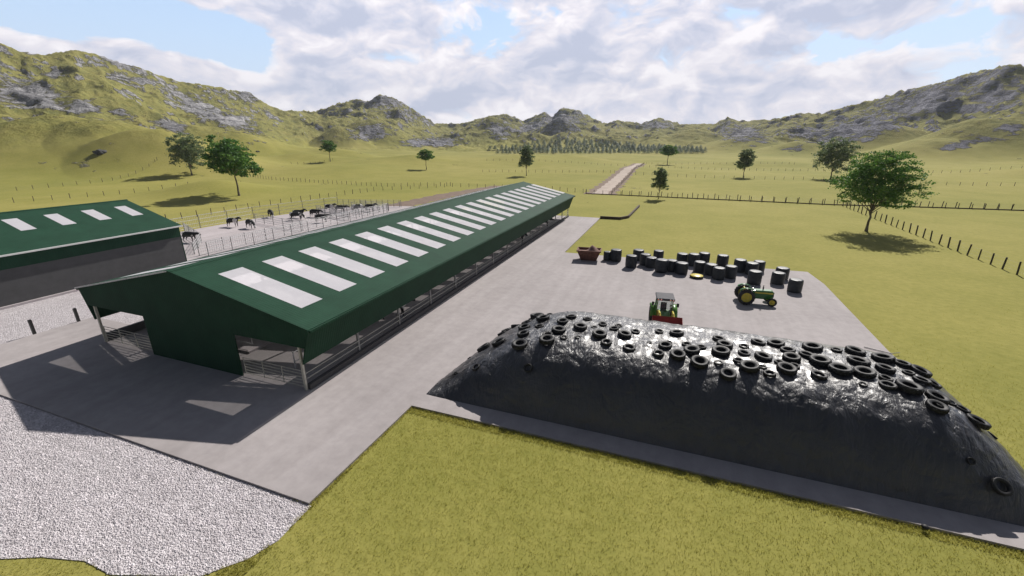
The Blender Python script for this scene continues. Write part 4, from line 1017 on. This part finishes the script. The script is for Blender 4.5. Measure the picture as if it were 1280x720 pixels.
def tree(kind, px, py, h, wf, rz, label, xy=None):
    if xy: x, y = xy; z = tz(x, y)
    else: x, y, z = on_terrain(px, py)
    root = empty('tree', (x, y, z), rz, label, 'tree', 'scattered field trees'); s = h/HT[kind]; root.scale = (s*wf, s*wf, s)
    for nm, me in zip(('crown', 'trunk'), KIND[kind]): o = bpy.data.objects.new(nm, me); COL.objects.link(o); o.parent = root
tree('big', 1083, 288, 13.4, .87, .3, 'largest tree, broad vivid green crown leaning over the right fence', (31.0, 87.8))
tree('grey', 1038, 224, 14.2, 1.02, 1.0, 'grey green rounded tree just behind the largest tree')
tree('slim', 929, 222, 12.2, 1.0, 2.0, 'narrow pale green tree alone in the right middle field')
tree('slim', 823, 249, 8.8, .78, .4, 'small dark tree in front of the back fence, below a flat topped tree')
tree('flat', 834, 206, 12.5, .98, 1.4, 'flat topped green tree right above the small dark tree')
tree('slim', 658, 220, 13.8, .85, 3.0, 'tall slim dark tree beyond the far end of the barn roof')
tree('flat', 533, 212, 9.8, .95, 2.2, 'small flat topped tree left of the tall slim one, alone in the pasture')
tree('flat', 413, 202, 11.5, .85, .9, 'smallest tree, on the slope below the left hills')
tree('green', 299, 245, 14.6, .90, .2, 'bright green tree on a bare trunk behind the cattle yard')
tree('grey', 240, 219, 14.6, .98, 2.6, 'grey green round tree left of the bright green one')
# plantation of young conifers at the foot of the hills
def conifer(seed):
    rng = np.random.default_rng(seed); n = 420; t = rng.random(n)**.7; z = .7+5.8*(1-t); rad = (.5+3.4*t**.7*(.75+.25*np.abs(np.sin(t*16))))*(rng.random(n)**.35); a = rng.uniform(0, 6.28, n)
    Pc = np.stack([rad*np.cos(a), rad*np.sin(a), z], -1); a1 = np.stack([np.cos(a), np.sin(a), -.5+0*a], -1); a2 = np.stack([-np.sin(a), np.cos(a), .15*rng.normal(size=n)], -1); s = (.42*rng.uniform(.6, 1.3, n))[:, None]
    V = np.stack([Pc-a1*s, Pc+a2*s*.6, Pc+a1*s, Pc-a2*s*.6], 1).reshape(-1, 3)
    me = npmesh('crown', V, np.arange(4*n).reshape(-1, 4), M['conifer'], smooth_=False); at = me.attributes.new('tint', 'FLOAT', 'FACE'); at.data.foreach_set('value', rng.random(n).astype(np.float32))
    return me, MB().tube((0, 0, -.5), (0, 0, 6.6), .16, .04, n=5).mesh('trunk', M['bark'])
CF = [conifer(s) for s in (1, 2, 3)]
rows = []
for (x0, y0, x1, y1, sp_) in [(622, 192.5, 878, 191.5, 5.2), (632, 190.0, 880, 189.5, 4.8), (640, 186.5, 876, 188, 5.6), (655, 183.5, 850, 187, 6.4), (612, 188.0, 640, 186, 6), (665, 180.5, 830, 185.5, 7.0), (690, 178.0, 800, 183.5, 8.0), (700, 175.8, 770, 181, 9)]:
    n_ = int((x1-x0)/sp_)
    for i in range(n_+1): rows.append((x0+(x1-x0)*i/n_+random.uniform(-1.2, 1.2), y0+(y1-y0)*i/n_+random.uniform(-.35, .35)))
cnt = 0
for px, py in rows[:290]:
    hit = on_terrain(px, py)
    if not hit or hit[1] < 200: continue
    root = empty('conifer', hit, random.uniform(0, 6), 'young dark conifer in the rows of the plantation at the foot of the middle hills', 'conifer', 'conifers of the distant plantation')
    s = random.uniform(.75, 1.12)*(math.hypot(hit[0], hit[1])/600)**.6; root.scale = (s, s, s); ck = random.choice(CF); cnt += 1
    for nm, me in zip(('crown', 'trunk'), ck): o = bpy.data.objects.new(nm, me); COL.objects.link(o); o.parent = root
print('tyres', len(placed), 'conifers', cnt)
# boulders on the slopes at left
for i, (px, py, s) in enumerate([(126, 191, 2.2), (308, 187, 1.6), (322, 190, 1.2)]):
    hit = on_terrain(px, py)
    if hit:
        bm = bmesh.new(); bmesh.ops.create_icosphere(bm, subdivisions=3, radius=1)
        for v in bm.verts: v.co *= 1+.25*math.sin(v.co.x*4+i)*math.cos(v.co.y*5+v.co.z*3); v.co.z *= .55
        me = bpy.data.meshes.new('boulder'); bm.to_mesh(me); bm.free(); me.materials.append(M['panel']); o = bpy.data.objects.new('boulder', me); COL.objects.link(o); o.location = hit; o.scale = (s, s, s)
        tag(o, ['pale boulder in the grass left of the two left trees', 'pale boulder right behind the bright green left tree', 'smaller pale boulder furthest right of the left trees'][i], 'boulder')

# ------------------------------------------------------------------ light, sky, camera
SUN_AZ = R(9.0); SUN_EL = R(40.6)      # azimuth measured from +Y towards +X
sd = Vector((math.sin(SUN_AZ)*math.cos(SUN_EL), math.cos(SUN_AZ)*math.cos(SUN_EL), math.sin(SUN_EL)))
sun = bpy.data.lights.new('sun', 'SUN'); sun.energy = 4.8; sun.angle = R(.6); sun.color = (1, .95, .89)
so = bpy.data.objects.new('sun', sun); COL.objects.link(so); so.rotation_euler = (-sd).to_track_quat('-Z', 'Y').to_euler(); so.location = (0, 40, 60)
w = bpy.data.worlds.new('World'); scene.world = w; w.use_nodes = True; nt = w.node_tree
bg = nt.nodes['Background']; out = nt.nodes['World Output']
sk_ = N(nt, 'ShaderNodeTexSky', sky_type='NISHITA', sun_disc=False, sun_elevation=SUN_EL, sun_rotation=SUN_AZ)
sk_.air_density = 1.0; sk_.dust_density = .6; sk_.ozone_density = 1.5
L(nt, sk_.outputs[0], bg.inputs[0]); bg.inputs[1].default_value = .025
tc = tex(nt, 'Generated'); sx = N(nt, 'ShaderNodeSeparateXYZ'); L(nt, tc, sx.inputs[0])
azn = mth(nt, 'ARCTAN2', sx.outputs[0], sx.outputs[1]); eln = mth(nt, 'ARCSINE', sx.outputs[2])
cb = N(nt, 'ShaderNodeCombineXYZ'); L(nt, mth(nt, 'MULTIPLY', azn, 2.6), cb.inputs[0]); L(nt, mth(nt, 'MULTIPLY', eln, 4.6), cb.inputs[1])
wn = N(nt, 'ShaderNodeTexNoise'); wn.inputs['Scale'].default_value = 2.6; wn.inputs['Detail'].default_value = 3; L(nt, cb.outputs[0], wn.inputs['Vector'])
va = N(nt, 'ShaderNodeVectorMath', operation='MULTIPLY_ADD'); L(nt, wn.outputs['Color'], va.inputs[0]); va.inputs[1].default_value = (.35, .35, .35); L(nt, cb.outputs[0], va.inputs[2])
vec = va.outputs[0]
def cloudnoise(v): return noise(nt, v, 2.3, 12, .54)
c1 = cloudnoise(vec)
vo = N(nt, 'ShaderNodeVectorMath', operation='ADD'); L(nt, vec, vo.inputs[0]); vo.inputs[1].default_value = (-.02, .10, 0)
c2 = cloudnoise(vo.outputs[0])
big = noise(nt, vec, .9, 3)
cov = mth(nt, 'ADD', mth(nt, 'MULTIPLY', mth(nt, 'SUBTRACT', c1, .5), 1.9), .60)
def blob(px, py, rx, ry, wgt):
    global cov
    a0 = azim(px); e0 = math.atan(elev(px, py)); ra = rx/F*.85; re = ry/F*.95
    dx = mth(nt, 'DIVIDE', mth(nt, 'SUBTRACT', azn, a0), ra); dy = mth(nt, 'DIVIDE', mth(nt, 'SUBTRACT', eln, e0), re)
    q = mth(nt, 'ADD', mth(nt, 'MULTIPLY', dx, dx), mth(nt, 'MULTIPLY', dy, dy))
    cov = mth(nt, 'ADD', cov, mth(nt, 'MULTIPLY', mth(nt, 'EXPONENT', mth(nt, 'MULTIPLY', q, -1.0)), wgt))
for bb in [(170, 22, 150, 20, -.34), (300, 62, 60, 16, -.24), (90, 40, 50, 12, -.2), (345, 85, 25, 16, -.2), (615, 35, 70, 22, -.24), (520, 72, 60, 10, -.16), (1080, 62, 40, 12, -.14), (960, 80, 70, 10, -.12), (700, 22, 40, 14, -.15),
           (25, 40, 50, 26, .30), (160, 72, 60, 20, .34), (215, 88, 60, 20, .30), (290, 108, 60, 14, .28), (460, 40, 95, 30, .22), (640, 100, 110, 28, .26), (800, 55, 90, 34, .22), (560, 125, 130, 20, .26), (930, 125, 140, 25, .26), (1150, 60, 120, 60, .10), (400, 118, 60, 18, .26)]: blob(*bb)
dens = ramp(nt, cov, [(.46, (0, 0, 0)), (.51, (.6, .6, .6)), (.60, (1, 1, 1))])
# clouds end above the frame; the unseen sky there is dimmed to deepen shadows
fade = ramp(nt, eln, [(.0, (1, 1, 1)), (.32, (1, 1, 1)), (.42, (.05, .05, .05)), (1, (.0, .0, .0))])
dens = mth(nt, 'MULTIPLY', dens, fade)
lit = mth(nt, 'ADD', mth(nt, 'MULTIPLY', mth(nt, 'SUBTRACT', c1, c2), 2.6), mth(nt, 'SUBTRACT', .93, mth(nt, 'MULTIPLY', cov, .46)))
lit = mth(nt, 'ADD', lit, mth(nt, 'MULTIPLY', mth(nt, 'SUBTRACT', .16, eln), .55))
ccol = ramp(nt, lit, [(.36, (.58, .63, .80)), (.52, (.74, .76, .90)), (.68, (.93, .90, .98)), (.85, (1.12, 1.08, 1.12))])
# pale hazy band at the horizon
em = N(nt, 'ShaderNodeBackground'); L(nt, ccol, em.inputs[0]); em.inputs[1].default_value = .88
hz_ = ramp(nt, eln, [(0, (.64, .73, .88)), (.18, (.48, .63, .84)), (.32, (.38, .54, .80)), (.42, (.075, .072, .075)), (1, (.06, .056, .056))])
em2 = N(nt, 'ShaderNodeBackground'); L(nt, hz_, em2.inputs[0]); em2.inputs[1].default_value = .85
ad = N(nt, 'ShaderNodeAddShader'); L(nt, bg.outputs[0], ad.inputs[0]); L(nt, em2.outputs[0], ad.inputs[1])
# unseen sky behind the camera is turned down to keep shaded surfaces dark
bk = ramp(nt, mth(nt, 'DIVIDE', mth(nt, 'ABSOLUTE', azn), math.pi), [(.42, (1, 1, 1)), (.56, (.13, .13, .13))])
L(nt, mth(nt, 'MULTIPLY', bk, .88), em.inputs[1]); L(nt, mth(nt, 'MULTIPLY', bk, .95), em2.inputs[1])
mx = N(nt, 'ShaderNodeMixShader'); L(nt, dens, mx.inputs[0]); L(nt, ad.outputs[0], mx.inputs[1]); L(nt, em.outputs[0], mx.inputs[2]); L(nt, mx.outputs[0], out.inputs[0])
# haze
hzb = MB().box(-3200, 3200, -3200, 3200, -12, 420).build('haze', None if False else bpy.data.materials.new('haze')); tag(hzb, kind='stuff')
hm_ = hzb.data.materials[0]; hm_.use_nodes = True; hn_ = hm_.node_tree; hn_.nodes.remove(hn_.nodes['Principled BSDF'])
pv_ = N(hn_, 'ShaderNodeVolumePrincipled'); pv_.inputs['Density'].default_value = .00014; pv_.inputs['Color'].default_value = (.80, .86, .95, 1); L(hn_, pv_.outputs[0], hn_.nodes['Material Output'].inputs['Volume'])
cam = bpy.data.cameras.new('camera'); co = bpy.data.objects.new('camera', cam); COL.objects.link(co)
cam.sensor_width = 36; cam.lens = F/1280*36; cam.clip_start = .5; cam.clip_end = 6000
co.location = (0, 0, H); co.rotation_euler = Euler((math.pi/2-PIT, 0, YAW)); scene.camera = co
scene.render.resolution_x = 1024; scene.render.resolution_y = 576
vs = scene.view_settings; vs.view_transform = 'Standard'; vs.look = 'None'; vs.exposure = 0.25; vs.gamma = 1.0; vs.use_curve_mapping = False
scene.cycles.use_denoising = True; scene.cycles.transparent_max_bounces = 12; scene.cycles.max_bounces = 5; scene.cycles.volume_bounces = 0
